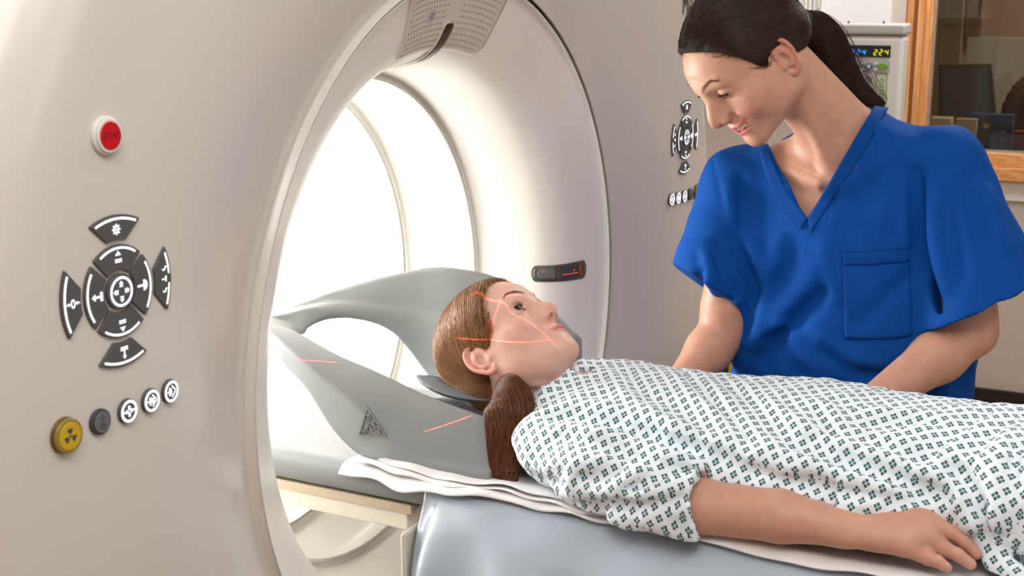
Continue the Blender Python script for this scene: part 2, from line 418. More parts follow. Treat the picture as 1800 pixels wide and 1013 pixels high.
# control room seen through the window (x > 3.34)
M_CRW = mat('control_room_wall', srgb(168, 140, 116), .8); M_CRB = mat('brown_panel', srgb(120, 92, 62), .7)
box('wall_control_room', (5.5, -4.2, 0), (5.6, 3.6, 2.75), M_CRW, kind='structure')
def at_px(px, py, x): return onX(px, py, x)
def rectX(name, x, px0, py0, px1, py1, th, m, parent=None, bev=0, **k):
    a = onX(px0, py0, x); b = onX(px1, py1, x)
    return box(name, (x, min(a[1], b[1]), min(a[2], b[2])), (x + th, max(a[1], b[1]), max(a[2], b[2])), m, parent, bev=bev, **k)
a1 = onX(1650, 0, 4.6); a2 = onX(1694, 0, 4.6); a3 = onX(1726, 0, 4.6)
M_COLMN = mat('olive_column', srgb(128, 110, 78), .8)
box('pillar', (4.6, a2[1], .0), (4.8, a1[1], 2.75), M_COLMN, label='olive brown wall pillar just inside the viewing window', cat='pillar')
box('cupboard', (4.65, a3[1], onX(1700, 65, 4.65)[2]), (5.1, a2[1] - .005, 2.6), M_CRB, bev=.004, label='brown wall cupboard hung beside the pillar behind the glass', cat='cupboard')
M_WB = mat('pale_board', srgb(176, 170, 152), .5)
box('partition_screen', (5.3, onX(1900, 66, 5.3)[1], .0), (5.34, onX(1695, 66, 5.3)[1], onX(1745, 65, 5.3)[2]), M_WB, bev=.004, label='pale grey partition screen behind the desk in the control room', cat='screen')
M_MON = mat('monitor_case', srgb(62, 60, 60), .35); M_MONS = mat('monitor_glass', srgb(84, 90, 100), .15)
dz = sill_top - .06
M_DESK = mat('desk_laminate', srgb(120, 100, 84), .4)
dk = empty('control_desk', (4.0, -.9, 0), label='long laminate desk behind the viewing window', cat='desk')
box('desk_top', (3.45, -2.2, dz - .03), (4.4, ya - .1, dz), M_DESK, dk, bev=.004)
for yy in (-2.1, -.2): box('leg', (3.6, yy, 0), (4.3, yy + .03, dz - .03), M_DESK, dk)
mo = empty('monitor', (4.0, -.3, dz), label='dark grey monitor seen from its side, left end of the desk behind the glass', cat='monitor')
p0, p1, p2, p3 = onX(1650, 114, 4.0), onX(1742, 112, 4.0), onX(1757, 215, 4.0), onX(1650, 215, 4.0)
def slab(name, P, th, m, parent=None, bev=0, **k):
    v = [tuple(p) for p in P] + [tuple(p + V(th, 0, 0)) for p in P]
    n = len(P); o = mesh(name, v, [tuple(range(n)), tuple(range(2 * n - 1, n - 1, -1))] + [(i, n + i, n + (i + 1) % n, (i + 1) % n) for i in range(n)], m, parent, smooth=False, **k)
    if bev: mod_bevel(o, bev, 2)
    return o
p3[2] = p2[2] = dz + .02
slab('screen_case', [p0, p1, p2, p3], .04, M_MON, mo, .004)
slab('screen_glass', [p0 + V(-.004, -.02, -.02), p1 + V(-.004, .02, -.02), p2 + V(-.004, .02, .03), p3 + V(-.004, -.02, .03)], .006, M_MONS, mo)
box('foot', (3.98, p2[1] + .05, dz), (4.16, p3[1] - .05, dz + .02), M_MON, mo, bev=.004)
# two office chairs: brown rounded backs
M_CHB = mat('brown_upholstery', srgb(74, 52, 36), .8)
def office_chair(cx_, cy_, s, label):
    t = empty('office_chair', (cx_, cy_, 0), label=label, cat='chair', group='office chairs in the control room')
    F = Field((cx_ - .12, cy_ - .3 * s, .6), (cx_ + .12, cy_ + .3 * s, 1.3), .02)
    F.ell((cx_, cy_, .98), (.05, .22 * s, .24), k=.02)
    v, f = F.nets(); mesh('backrest', v, f, M_CHB, t)
    F = Field((cx_ - .35, cy_ - .3, .4), (cx_ + .3, cy_ + .3, .6), .02); F.ell((cx_, cy_, .5), (.26, .25, .05), k=.02); v, f = F.nets(); mesh('seat', v, f, M_CHB, t)
    v, f = tube([(cx_, cy_, .1), (cx_, cy_, .48)], .03, 12); mesh('column', v, f, M_DARK, t)
    for q in range(5):
        a = q * 2 * math.pi / 5; v, f = tube([(cx_, cy_, .1), (cx_ + .28 * math.cos(a), cy_ + .28 * math.sin(a), .04)], [.025, .018], 8); mesh('leg', v, f, M_DARK, t)
    v, f = tube([(cx_ + .1, cy_, .5), (cx_ + .12, cy_, .7), (cx_ + .05, cy_, .9)], .018, 8); mesh('back_bar', v, f, M_DARK, t)
q1 = onX(1752, 170, 4.7); q2 = onX(1790, 170, 4.75)
q1 = onX(1762, 170, 4.8); office_chair(4.92, a2[1] - .32, .75, 'brown office chair with rounded back, left one behind the viewing window')
office_chair(4.88, a2[1] - .86, .9, 'brown office chair at the right picture edge behind the viewing window')
# desk items close behind the pane
bz = sill_top - .04
M_BLUEB = mat('blue_binder', srgb(50, 66, 112), .5); M_CREAM = mat('cream_card', srgb(206, 204, 170), .6); M_PAPER = mat('paper', srgb(190, 184, 158), .7)
sh = box('window_shelf', (3.36, -2.2, bz - .02), (3.7, ya - .16, bz), M_DESK, bev=.003, label='narrow laminate shelf along the inside of the viewing window', cat='shelf')
bd = empty('binder', (3.55, -.5, bz), label='blue lever arch binder standing against the glass beside loose papers', cat='binder')
b0 = onX(1703, 200, 3.5); b1 = onX(1776, 258, 3.5)
box('cover', (3.5, b1[1], bz), (3.57, b0[1], b0[2]), M_BLUEB, bd, bev=.003)
c0 = onX(1732, 210, 3.49); box('spine_label', (3.497, c0[1] - .022, bz + .03), (3.501, c0[1] + .01, b0[2] - .012), M_GREYD, bd)
v, f = tube([(3.499, c0[1] - .006, b0[2] - .04), (3.492, c0[1] - .006, b0[2] - .04)], .012, 14); mesh('finger_ring', v, f, M_ALU, bd)
d0 = onX(1681, 208, 3.46); d1 = onX(1714, 258, 3.46)
box('paper_stack', (3.44, d1[1], bz), (3.492, d0[1], d0[2]), M_PAPER, bev=.002, label='cream and greenish papers leaning on the blue binder', cat='papers')
e0 = onX(1636, 206, 3.46); e1 = onX(1669, 258, 3.46)
box('card_box', (3.44, e1[1], bz), (3.52, e0[1], e0[2]), M_CREAM, bev=.003, label='small cream card box behind the glass next to the window frame', cat='box')
M_REDB = mat('red_folder', srgb(120, 34, 30), .5)
g0 = onX(1776, 225, 3.7); box('folder_row', (3.6, g0[1] - .5, bz), (3.69, g0[1] - .01, g0[2] - .005), M_REDB, bev=.003, label='row of dark red folders lying right of the blue binder', cat='folder')
# wall-side items in the exam room
yb = onX(1287, 640, 2.1)
ixb = 1.75; yb = onX(1281, 640, ixb)
M_BIN = mat('yellow_bin_plastic', srgb(232, 206, 10), .4)
bn = empty('clinical_waste_bin', (ixb, yb[1] - .1, 0), label='bright yellow clinical waste bin on the floor behind the blue scrubs', cat='bin')
box('bin_body', (ixb, yb[1] - .26, .0), (ixb + .3, yb[1] + .006, .60), M_BIN, bn, bev=.02); box('bin_lid', (ixb - .02, yb[1] - .27, .602), (ixb + .32, yb[1] + .01, .64), M_BIN, bn, bev=.015)

cz = onX(1500, 41, 3.05)[2]; cy0, cy1, cym = onX(1566, 20, 2.9)[1], onX(1330, 20, 2.9)[1], onX(1427, 20, 2.9)[1]
cab = empty('wall_cabinet', (3.05, (cy0 + cy1) / 2, cz), label='white double door wall cabinet above the injector console', cat='cabinet')
M_CAB = mat('white_laminate', srgb(238, 238, 240), .35)
box('carcass', (2.92, cy0, cz), (WXR - .001, cy1, cz + .62), M_CAB, cab, bev=.003)
for a_, b_q in ((cy0, cym - .002), (cym + .002, cy1)):
    d_ = box('door', (2.90, a_, cz + .004), (2.918, b_q, cz + .616), M_CAB, cab, bev=.002)
    box('handle', (2.885, (a_ if a_ > cy0 else b_q) - .01 + (.02 if a_ > cy0 else -.02), cz + .05), (2.90, (a_ if a_ > cy0 else b_q) + (.02 if a_ > cy0 else -.02), cz + .17), M_ALU, d_, bev=.002)
# ------------------------------------------------------------------ injector display on a stand
ix = 2.3
def ip(px, py): return onX(px, py, ix)
inj = empty('injector_console', (ix + .1, ip(1530, 0)[1], 0), label='pale grey injector console with blue and yellow digits on a stand before the window', cat='medical console')
M_INJ = mat('console_plastic', srgb(214, 211, 206), .45); M_INJT = mat('console_top_grey', srgb(176, 176, 172), .45)
M_DISP = mat('display_black', srgb(16, 18, 22), .2); M_LB = mat('blue_digits', (0, .1, .5), .5, emit=(.02, .30, 1), estr=1.6); M_LY = mat('yellow_digits', (.4, .4, 0), .5, emit=(.82, .86, .02), estr=.9)
y_l, y_r = ip(1440, 100)[1], ip(1588, 100)[1]; z_t = ip(1530, 62)[2]; z_b = ip(1530, 330)[2]
def ibox(name, px0, py0, px1, py1, x0, x1, m, bev=.002, parent=inj):
    a, b = ip(px0, py0), ip(px1, py1)
    return box(name, (ix + x0, min(a[1], b[1]), min(a[2], b[2])), (ix + x1, max(a[1], b[1]), max(a[2], b[2])), m, parent, bev=bev)
# body with tapering sides
def taper(name, z0, z1, yl0, yr0, yl1, yr1, x0, x1, m, bev):
    v = [(x0, yl0, z0), (x0, yr0, z0), (x1, yr0 + .02, z0), (x1, yl0 - .02, z0), (x0, yl1, z1), (x0, yr1, z1), (x1, yr1 + .02, z1), (x1, yl1 - .02, z1)]
    o = mesh(name, v, [(0, 1, 2, 3), (7, 6, 5, 4), (0, 4, 5, 1), (1, 5, 6, 2), (2, 6, 7, 3), (3, 7, 4, 0)], m, inj, smooth=False)
    import bmesh
    bm = bmesh.new(); bm.from_mesh(o.data); bmesh.ops.recalc_face_normals(bm, faces=bm.faces); bm.to_mesh(o.data); bm.free()
    mod_bevel(o, bev, 4); return o
taper('console_body', z_b, z_t, ip(1470, 330)[1], ip(1575, 330)[1], y_l, y_r, ix, ix + .18, M_INJ, .018)
taper('console_cap', z_t + .001, ip(1530, 42)[2], y_l, y_r - .003, y_l - .004, y_r, ix - .004, ix + .2, M_INJT, .008)
for px in (1485, 1547):
    q = ip(px, 41); v, f = tube([q + V(.05, 0, -.004), q + V(.05, 0, .006)], .0025, 8); mesh('cap_pin', v, f, M_DARK, inj)
dsp = ibox('display', 1495, 79, 1565, 101, -.006, .002, M_DISP, .001)
def seg7(ch, x0, y0, w, h, sl=.15, t=.16):
    """seven-segment strokes in a unit frame"""
    S = {'2': 'abged', '4': 'fgbc'}[ch]; out = []
    pos = dict(a=((0, 1), (1, 1)), b=((1, 1), (1, .5)), c=((1, .5), (1, 0)), d=((0, 0), (1, 0)), e=((0, .5), (0, 0)), f=((0, 1), (0, .5)), g=((0, .5), (1, .5)))
    for s_ in S:
        (xa, ya_), (xb, yb_) = pos[s_]; P = [V(x0 + xa * w + ya_ * h * sl, y0 + ya_ * h), V(x0 + xb * w + yb_ * h * sl, y0 + yb_ * h)]
        d = P[1] - P[0]; L_ = np.linalg.norm(d); d /= L_; n = V(-d[1], d[0]) * h * t * .5; d = d * h * .05
        out.append([tuple(q) for q in (P[0] + d, P[0] + 2.5 * d + n, P[1] - 2.5 * d + n, P[1] - d, P[1] - 2.5 * d - n, P[0] + 2.5 * d - n)])
    return out
def fi(u, w, d):   # u pixels, w pixels (up) on the console front
    p = ip(u, -w); return V(ix - d, p[1], p[2])
for i, (ch, px) in enumerate(zip('224224', (1496, 1506, 1516, 1536.5, 1546, 1556))):
    merge_prisms('digit', seg7(ch, px, -96.5, 5, 9), fi, .0062, .008, M_LB if i < 3 else M_LY, dsp)
box('display_mark', (ix - .0075, ip(1531, 0)[1], ip(0, 92)[2]), (ix - .006, ip(1526, 0)[1], ip(0, 90)[2]), M_INJT, dsp)
kp = ibox('key_panel', 1490, 106, 1564, 128, -.004, .002, mat('panel_silver', srgb(168, 170, 172), .4), .001)
M_KBLU = mat('key_ring_blue', srgb(70, 96, 132), .4); M_KW = mat('key_pale', srgb(200, 202, 206), .4); M_GRN = mat('green_button', srgb(112, 160, 30), .4)
def key(px, py, r, m, m2=None, parent=inj, name='knob', rx=1.):
    c = ip(px, py); rr = r / 2309 * ((c - CAMP) @ fwd)
    o = prism(name, circ(1, 24), lambda u, w, d: V(ix - d, c[1] + u * rr * rx, c[2] + w * rr), .002, .010, m, parent, bev=.001)
    if m2: prism('knob_face', circ(.62, 20), lambda u, w, d: V(ix - d, c[1] + u * rr * rx, c[2] + w * rr), .010, .0115, m2, o)
    return o
key(1507, 116, 5.5, M_KBLU, M_KW); key(1528.5, 116.5, 5.6, M_KBLU, M_KW); key(1528, 140, 5, M_KBLU, M_KW); key(1552, 116, 5.0, M_GRN, name='green_button', rx=1.9)
for px, py in ((1517, 112), (1517, 122), (1540, 112), (1540, 122), (1528, 161)): key(px, py, 3, M_KW, name='small_key')
M_GL = mat('green_print', srgb(120, 172, 40), .5)
def stroke(P, w):
    P = [V(*p) for p in P]; out = []
    for a, b in zip(P[:-1], P[1:]):
        d = b - a; L_ = np.linalg.norm(d); d /= L_; n = V(-d[1], d[0]) * w / 2; e = d * w * .35
        out.append([tuple(a - n - e), tuple(b - n + e), tuple(b + n + e), tuple(a + n - e)])
    return out
merge_prisms('green_outline', stroke([(1534, -159), (1540, -154), (1541, -129.5), (1559, -129.5), (1557.5, -195)], 1.6), fi, 0, .002, M_GL, inj)
for k_ in range(6):
    yy = -139 - 6.4 * k_
    merge_prisms('chevron', stroke([(1545.5, yy - 3), (1550, yy + .5), (1554.5, yy - 3)], 1.6), fi, 0, .002, M_GL, inj)
v, f = tube([(ix + .09, ip(1525, 0)[1], .06), (ix + .09, ip(1525, 0)[1], z_b + .03)], .024, 16); mesh('stand_pole', v, f, M_ALU, inj)
for q in range(5):
    a = q * 2 * math.pi / 5; c = V(ix + .09, ip(1525, 0)[1], .07); v, f = tube([c, c + V(.27 * math.cos(a), .27 * math.sin(a), -.03)], [.02, .014], 8); mesh('stand_foot', v, f, M_ALU, inj)
    v, f = tube([c + V(.27 * math.cos(a), .27 * math.sin(a) - .012, -.043), c + V(.27 * math.cos(a), .27 * math.sin(a) + .012, -.043)], .026, 12); mesh('caster', v, f, M_DARK, inj)

# ------------------------------------------------------------------ CT scanner (surface of revolution about the bore axis)
ZC = 1.03
scan = empty('ct_scanner', (0, .4, 0), label='large glossy white ring-shaped CT scanner with a lit open bore', cat='scanner')
prof_ctl = [(1.085, .30), (1.085, .20), (1.078, .11), (1.055, .05), (1.02, .016), (.98, .002), (.90, 0), (.82, 0), (.74, .006), (.66, .024), (.60, .044), (.556, .062),
            (.51, .081), (.475, .096), (.450, .113), (.434, .135), (.424, .165), (.415, .21), (.409, .268)]
PR = smoothpath(prof_ctl, 260); PS = np.r_[0, np.cumsum(np.hypot(*np.diff(PR, axis=0).T))]
dP = np.gradient(PR, axis=0); dP /= np.linalg.norm(dP, axis=1)[:, None]
def s_of_r(r): return float(np.interp(-r, -PR[:, 0] + np.arange(len(PR)) * 1e-9, PS))
def surf(s, th, d=0):
    """point on the scanner front: s = arclength along the profile, th = angle about the bore, d = height off the surface"""
    r, y = np.interp(s, PS, PR[:, 0]), np.interp(s, PS, PR[:, 1]); tr_, ty = np.interp(s, PS, dP[:, 0]), np.interp(s, PS, dP[:, 1])
    nr, ny = (ty, -tr_) if (-tr_ * -1) > 9 else (-ty, tr_)
    if ny > 0: nr, ny = -nr, -ny
    r, y = r + nr * d, y + ny * d
    return V(r * math.cos(th), y, ZC + r * math.sin(th))
def revolve(name, P, m, nth=192, parent=scan, sharp=False):
    P = np.asarray(P); a = np.arange(nth) / nth * 2 * math.pi
    v = np.stack([P[:, 0][:, None] * np.cos(a), np.broadcast_to(P[:, 1][:, None], (len(P), nth)), ZC + P[:, 0][:, None] * np.sin(a)], -1).reshape(-1, 3)
    v[:, 2] = np.maximum(v[:, 2], .004)
    return mesh(name, v, grid_faces(len(P), nth, cv=True), m, parent)
iseam = int(np.argmin(abs(PR[:, 0] - .556)))
def lipend(P, a=True, b=True, g=.004, depth=.012, sgn=1):
    """fold the two ends of a section profile inwards so that panels have thickness and a groove shows between them"""
    P = np.asarray(P, float); out = [p for p in P]
    def nrm(i, j):
        t = P[j] - P[i]; t /= np.linalg.norm(t); return V(t[1], -t[0]) * sgn, t
    if a:
        n, t = nrm(0, 1); out = [P[0] + n * depth, P[0] + n * .0015] + [P[0] + t * .0012] + out[1:]
    if b:
        n, t = nrm(len(P) - 2, len(P) - 1); out = out[:-1] + [P[-1] - t * .0012, P[-1] + n * .0015, P[-1] + n * depth]
    return out
sg = -1
revolve('front_cover', lipend(PR[:iseam - 1], False, True, sgn=sg), M_SHELL)
revolve('bore_funnel', lipend(PR[iseam + 0:], True, True, sgn=sg), M_BORE)
ring = [(.4085, .2715), (.4045, .276), (.4035, .30), (.4075, .308), (.405, .34), (.4025, .38), (.401, .4175)]
revolve('bore_ring', lipend(smoothpath(ring, 40), True, True, sgn=sg), M_BORE)
revolve('bore_liner', lipend([(.4005, .4215), (.40, .5), (.40, .6), (.40, .7165)], True, True, sgn=sg), M_BORE)
revolve('bore_rear_liner', lipend(smoothpath([(.40, .7205), (.403, .78), (.42, .86), (.47, .92), (.56, .95), (.8, .96), (1.0, .94), (1.06, .88), (1.085, .78), (1.085, .302)], 60), True, False, sgn=sg), M_SHELL)
i2_ = int(np.argmin(abs(PR[:, 0] - 1.068)))
for r_, y_ in ((float(PR[i2_, 0]) - .0025, float(PR[i2_, 1]) + .003), (float(PR[iseam, 0]), float(PR[iseam, 1])), (.409, .27), (.4008, .4195), (.40, .7185)):
    if r_ > 1: c_ = V(r_, y_)
    elif r_ > .5: d_ = V(.46, .89); c_ = V(r_, y_) + d_ * .0073
    else: c_ = V(r_ + .0095, y_)
    P = [c_ + .007 * V(math.cos(t), math.sin(t)) for t in np.linspace(0, 2 * math.pi, 9)]
    revolve('seam_ring', P, M_GAP if (r_ < .5 or r_ > 1) else mat('seam_pale', srgb(196, 188, 178), .6))

# keypads and buttons
def face_fn(cx_, cz_, s=1.):
    sr = lambda u, w: np.hypot(cx_ + u * s, cz_ + w * s - ZC)
    def fn(u, w, d):
        x, z = cx_ + u * s, cz_ + w * s; r = math.hypot(x, z - ZC); y = float(np.interp(-r, -PR[:, 0], PR[:, 1]))
        return V(x, y - d, z)
    return fn
def arrow(x, y, a, L_=.008, w=.005, st=.0016):
    ca, sa = math.cos(math.radians(a)), math.sin(math.radians(a)); R2 = lambda p: (x + p[0] * ca - p[1] * sa, y + p[0] * sa + p[1] * ca)
    return [[R2(p) for p in ((0, 0), (-w * .62, w / 2), (-w * .62, -w / 2))], [R2(p) for p in ((-w * .6, st / 2), (-L_, st / 2), (-L_, -st / 2), (-w * .6, -st / 2))]]
def rect(x, y, w, h): return [(x - w / 2, y - h / 2), (x + w / 2, y - h / 2), (x + w / 2, y + h / 2), (x - w / 2, y + h / 2)]
def rot(lst, a, o=(0, 0)):
    ca, sa = math.cos(math.radians(a)), math.sin(math.radians(a))
    return [[(o[0] + p[0] * ca - p[1] * sa, o[1] + p[0] * sa + p[1] * ca) for p in q] for q in lst]
def icon_lamp(r):
    out = []
    for k in range(8): out += rot([rect(.0042, 0, .0024, .0015)], 45 * k)
    for k in range(12): out += rot([rect(.0029, 0, .0009, .0016)], 30 * k)
    out += [circ(.0011, 8)]
    return [[(p[0], p[1] + r) for p in q] for q in out]
def lettering(name, body, size, loc, m, parent, center=False, sx=1., ext=.0003):
    t = bpy.data.curves.new(name, 'FONT'); t.body = body; t.size = size; t.extrude = ext
    if center: t.align_x = 'CENTER'; t.align_y = 'CENTER'
    to = bpy.data.objects.new(name, t); COL.objects.link(to); bpy.context.view_layer.update()
    me = bpy.data.meshes.new_from_object(to); bpy.data.objects.remove(to)
    v = np.array([tuple(q.co) for q in me.vertices]); v = np.c_[v[:, 0] * sx, -v[:, 2], v[:, 1]] + V(*loc)
    return mesh(name, v, [tuple(p.vertices) for p in me.polygons], m, parent, smooth=False)
def keypad(sx):
    cx_, cz_ = sx * .8222, 1.2700; fn = face_fn(cx_, cz_)
    inner = 0 if sx < 0 else 180                     # side that faces the bore
    def k(name, pts, icons, bar, d=.0032):
        o = prism(name, pts, fn, -.001, d, M_KEY, scan, bev=.0008)
        merge_prisms('light_bar', bar, fn, d, d + .0004, M_LED, o); merge_prisms('icon', icons, fn, d, d + .0004, M_LED, o)
        return o
    def wedge(a, r0=.0515, r1=.0765, h0=14, h1=26):
        a0, a1 = math.radians(a - h1), math.radians(a + h1); b0, b1 = math.radians(a - h0), math.radians(a + h0)
        return circ(r1, 12, a0=a0, a1=a1, end=True) + circ(r0, 8, a0=b1, a1=b0, end=True)
    # ring keys
    tri = lambda y, s_: [(-.0038, y - s_ * .0022), (.0038, y - s_ * .0022), (0, y + s_ * .0022)]
    k('direction_key', sector(.0215, .0470, 48, 132), [tri(.0385, 1), rect(0, .032, .009, .0012), rect(0, .0298, .009, .0012)], [sector(.0425, .0447, 57, 123)])
    k('direction_key', sector(.0215, .0470, 228, 312), [tri(-.0385, -1), rect(0, -.032, .009, .0012), rect(0, -.0298, .009, .0012)], [sector(.0425, .0447, 237, 303)])
    k('direction_key', sector(.0215, .0470, 138, 222), arrow(-.038, 0, 180, .013, .007, .002) + [rect(-.0255, 0, .003, .009)], [sector(.0425, .0447, 147, 213)])
    k('direction_key', sector(.0215, .0470, -42, 42), arrow(.0265, 0, 180, .006, .0045, .002) + [sector(0, .0058, -90, 90, 8)] and [[(p[0] + .033, p[1]) for p in sector(.0001, .0058, -90, 90, 8)], rect(.0285, 0, .008, .002)], [sector(.0425, .0447, -33, 33)])
    # centre round key
    o = prism('centre_key', circ(.0182, 36), fn, -.001, .0048, M_KEY, scan, bev=.001)
    ringp = [sector(.0128, .0152, a, a + 45, 6) for a in range(0, 360, 45)]
    merge_prisms('light_bar', ringp, fn, .0048, .0052, M_LED, o)
    ic = []
    for a in (0, 90, 180, 270):
        for q in (.0108, .0080): ic += rot([[(q, 0), (q - .0031, .0028), (q - .0031, -.0028)]], a)
    merge_prisms('icon', ic, fn, .0048, .0052, M_LED, o)
    # outer wedges
    k('wedge_key', wedge(90), icon_lamp(.062), [sector(.0715, .0738, 68, 112)])
    k('wedge_key', wedge(270), arrow(0, -.069, 270, .009, .005, .0016) + [rect(0, -.0595, .010, .0013), rect(0, -.0572, .010, .0013)], [sector(.0715, .0738, 248, 292)])
    zo = inner + 180; zc = [[(p[0], p[1]) for p in circ(.0030, 12)]]
    s_ = math.cos(math.radians(zo)); bx = .0622 * s_
    zero = [[(bx + p[0] * .8, p[1] * 1.35) for p in q] for q in [sector(.0021, .0033, a, a + 60, 4) for a in range(0, 360, 60)]]
    k('wedge_key', wedge(zo), zero + [[(p[0] + bx, p[1]) for p in q] for q in arrow(-.0034, 0, 0, .0052, .0038, .0009) + arrow(.0034, 0, 180, .0052, .0038, .0009)], [sector(.0715, .0738, zo - 22, zo + 22)])
    bx = .0645 * math.cos(math.radians(inner))
    ic = [rect(bx, 0, .006, .0015), rect(bx + .003 * (1 if sx < 0 else 1), 0, .0018, .006)]
    for yy in (.0115, -.0115): ic += [[(bx + p[0], yy + p[1]) for p in q] for q in [sector(.0015, .0028, 200, 380, 6), rect(.0032, .001, .003, .0014)]]
    k('wedge_key', wedge(inner), ic, [sector(.0715, .0738, inner + 4, inner + 22), sector(.0715, .0738, inner - 22, inner - 4)])
    # stop button
    p = onY(184, 238, 0); sx_, sz_ = -sx * p[0], p[2]
    if sx < 0:
        fs = face_fn(sx * abs(p[0]), sz_)
        o = prism('stop_button', circ(.0190, 40), fs, -.001, .005, M_WHITE, scan, bev=.002)
        prism('button_rim', circ(.0166, 40), fs, .005, .0075, M_WHITE, o, bev=.001)
        prism('button_cap', circ(.0138, 40), fs, .0052, .0085, M_RED, o, bev=.0008)
        lettering('lettering', 'STOP', .0088, fs(0, 0, .0087), M_STOPTXT, o, center=True)
    # row of round buttons
    row = [(113, 765), (173, 741), (221, 722), (263, 704), (300, 688)]
    for i, (px, py) in enumerate(row):
        q = onY(px, py, 0); fb = face_fn(-sx * q[0] if sx > 0 else q[0], q[2])
        if i == 0:
            o = prism('radiation_button', circ(.0180, 36), fb, -.001, .0030, M_BRONZE, scan, bev=.001)
            prism('button_rim', circ(.0172, 36), fb, .003, .0075, mat('amber_rim', srgb(150, 128, 62), .25), o, bev=.0015)
            prism('button_cap', circ(.0138, 36), fb, .003, .0082, M_YEL, o, bev=.0006)
            tre = [sector(.0028, .0076, a, a + 58, 8) for a in (61, 181, 301)] + [circ(.0014, 10)]
            merge_prisms('icon', tre, fb, .0082, .0085, M_GREYD, o)
        elif i == 1:
            o = prism('grey_button', circ(.0132, 32), fb, -.001, .0040, M_GREYD, scan, bev=.001)
            prism('button_cap', circ(.0108, 32), fb, .004, .0058, M_GREYB, o, bev=.0006)
            tre = [[(p[0], p[1] + .0046) for p in q2] for q2 in [sector(.0008, .0028, a, a + 58, 6) for a in (61, 181, 301)]] + [[(p[0], p[1] - .0038) for p in sector(.0026, .0034, a, a + 60, 4)] for a in range(0, 360, 60)] + [[(p[0], p[1] - .0038) for p in rect(0, 0, .003, .0008)]]
            merge_prisms('icon', tre, fb, .0058, .0061, M_GREYD, o)
        else:
            o = prism('lit_button', circ(.0128, 32), fb, -.001, .0045, M_KEY, scan, bev=.0008)
            merge_prisms('light_bar', [sector(.0088, .0116, a, a + 45, 6) for a in range(0, 360, 45)], fb, .0045, .0049, M_LED, o)
            if i == 2: ic = arrow(-.001, 0, 0, .0075, .005, .0018) + arrow(.001, 0, 180, .0075, .005, .0018) + [rect(0, .0035, .003, .0042), rect(0, -.0035, .003, .0042)]
            else: ic = arrow(.001, 0, 0, .008, .005, .0018) + rot([rect(.0048, 0, .0014, .0085)], 45) + rot([rect(.0048, 0, .0014, .0085)], -45) + ([circ(.0032, 10)] if i == 3 else [sector(.0016, .0036, 90, 270, 8)]) + rot([rect(-.0048, 0, .0012, .003)], 45) + rot([rect(-.0048, 0, .0012, .003)], -45)
            merge_prisms('icon', ic, fb, .0045, .0049, M_LED, o)
keypad(-1); keypad(1)
q = onY(1200.5, 25, -.002); rr_ = math.hypot(q[0], q[2] - ZC)
lettering('printed_letters', 'MAT', .056, V(q[0], float(np.interp(-rr_, -PR[:, 0], PR[:, 1])) - .0015, q[2]), M_GREYD, scan, sx=.78)

# lens window in the funnel, right side of the bore
def patch_fn(th0, s0):
    r0 = float(np.interp(s0, PS, PR[:, 0]))
    return lambda u, w, d: surf(s0 + u, th0 + w / r0, d)
def rrect(w, h, r, n=6, seg=8):
    pts = []
    for cx_, cy_, a in ((w / 2 - r, h / 2 - r, 0), (-w / 2 + r, h / 2 - r, 90), (-w / 2 + r, -h / 2 + r, 180), (w / 2 - r, -h / 2 + r, 270)):
        pts += circ(r, n, (cx_, cy_), math.radians(a), math.radians(a + 90), True)
    out = []
    for a, b in zip(pts, pts[1:] + pts[:1]):
        m = max(1, int(math.hypot(b[0] - a[0], b[1] - a[1]) / (w / seg))); out += [(a[0] + (b[0] - a[0]) * i / m, a[1] + (b[1] - a[1]) * i / m) for i in range(m)]
    return out
def conform(name, w, h, fn, d, m, parent, rad, nu=28, nv=10, lip=.004):
    """rounded-rectangle sheet that follows the curved surface"""
    us = np.linspace(-w / 2, w / 2, nu); vs = []
    for u in us:
        ex = max(0, abs(u) - (w / 2 - rad)); hh = h / 2 - rad + math.sqrt(max(rad * rad - ex * ex, 0))
        vs.append([fn(u, t_ * hh, d) for t_ in np.linspace(-1, 1, nv)])
    v = np.array(vs).reshape(-1, 3); F = grid_faces(nu, nv)
    loop = [(0, j) for j in range(nv)] + [(i, nv - 1) for i in range(1, nu)] + [(nu - 1, j) for j in range(nv - 2, -1, -1)] + [(i, 0) for i in range(nu - 2, 0, -1)]
    b = len(v); ext = []
    for (i, j) in loop:
        u = us[i]; ex = max(0, abs(u) - (w / 2 - rad)); hh = h / 2 - rad + math.sqrt(max(rad * rad - ex * ex, 0)); ext.append(fn(u, np.linspace(-1, 1, nv)[j] * hh, d - lip))
    n = len(loop); SF = np.array([[loop[k][0] * nv + loop[k][1], loop[(k + 1) % n][0] * nv + loop[(k + 1) % n][1], b + (k + 1) % n, b + k] for k in range(n)])
    o = mesh(name, np.vstack([v, ext]), np.vstack([F, SF]), m, parent)
    o.data.polygons.foreach_set('use_smooth', np.r_[np.ones(len(F), bool), np.zeros(n, bool)][:len(o.data.polygons)])
    return o
sL = s_of_r(.455); fl_ = patch_fn(math.radians(1.3), sL)
M_LENS = mat('laser_lens_glass', srgb(70, 66, 60), .06, spec=.9); M_BEZ = mat('lens_bezel', srgb(92, 80, 70), .3)
lw = conform('laser_window', .118, .033, fl_, .0022, M_BEZ, scan, .011)
conform('lens_glass', .108, .026, fl_, .0030, M_LENS, lw, .008, lip=.001)
M_LR = mat('laser_red', (.6, .02, .02), .5, emit=(1, .05, .06), estr=1.1); M_RUST = mat('lens_orange', srgb(150, 84, 50), .4); M_LGR = mat('lens_grey', srgb(104, 106, 106), .3)
conform('lens_plate', .034, .020, lambda u, w, d: fl_(u + .030, w, d), .0034, M_LGR, lw, .004, lip=.0003)
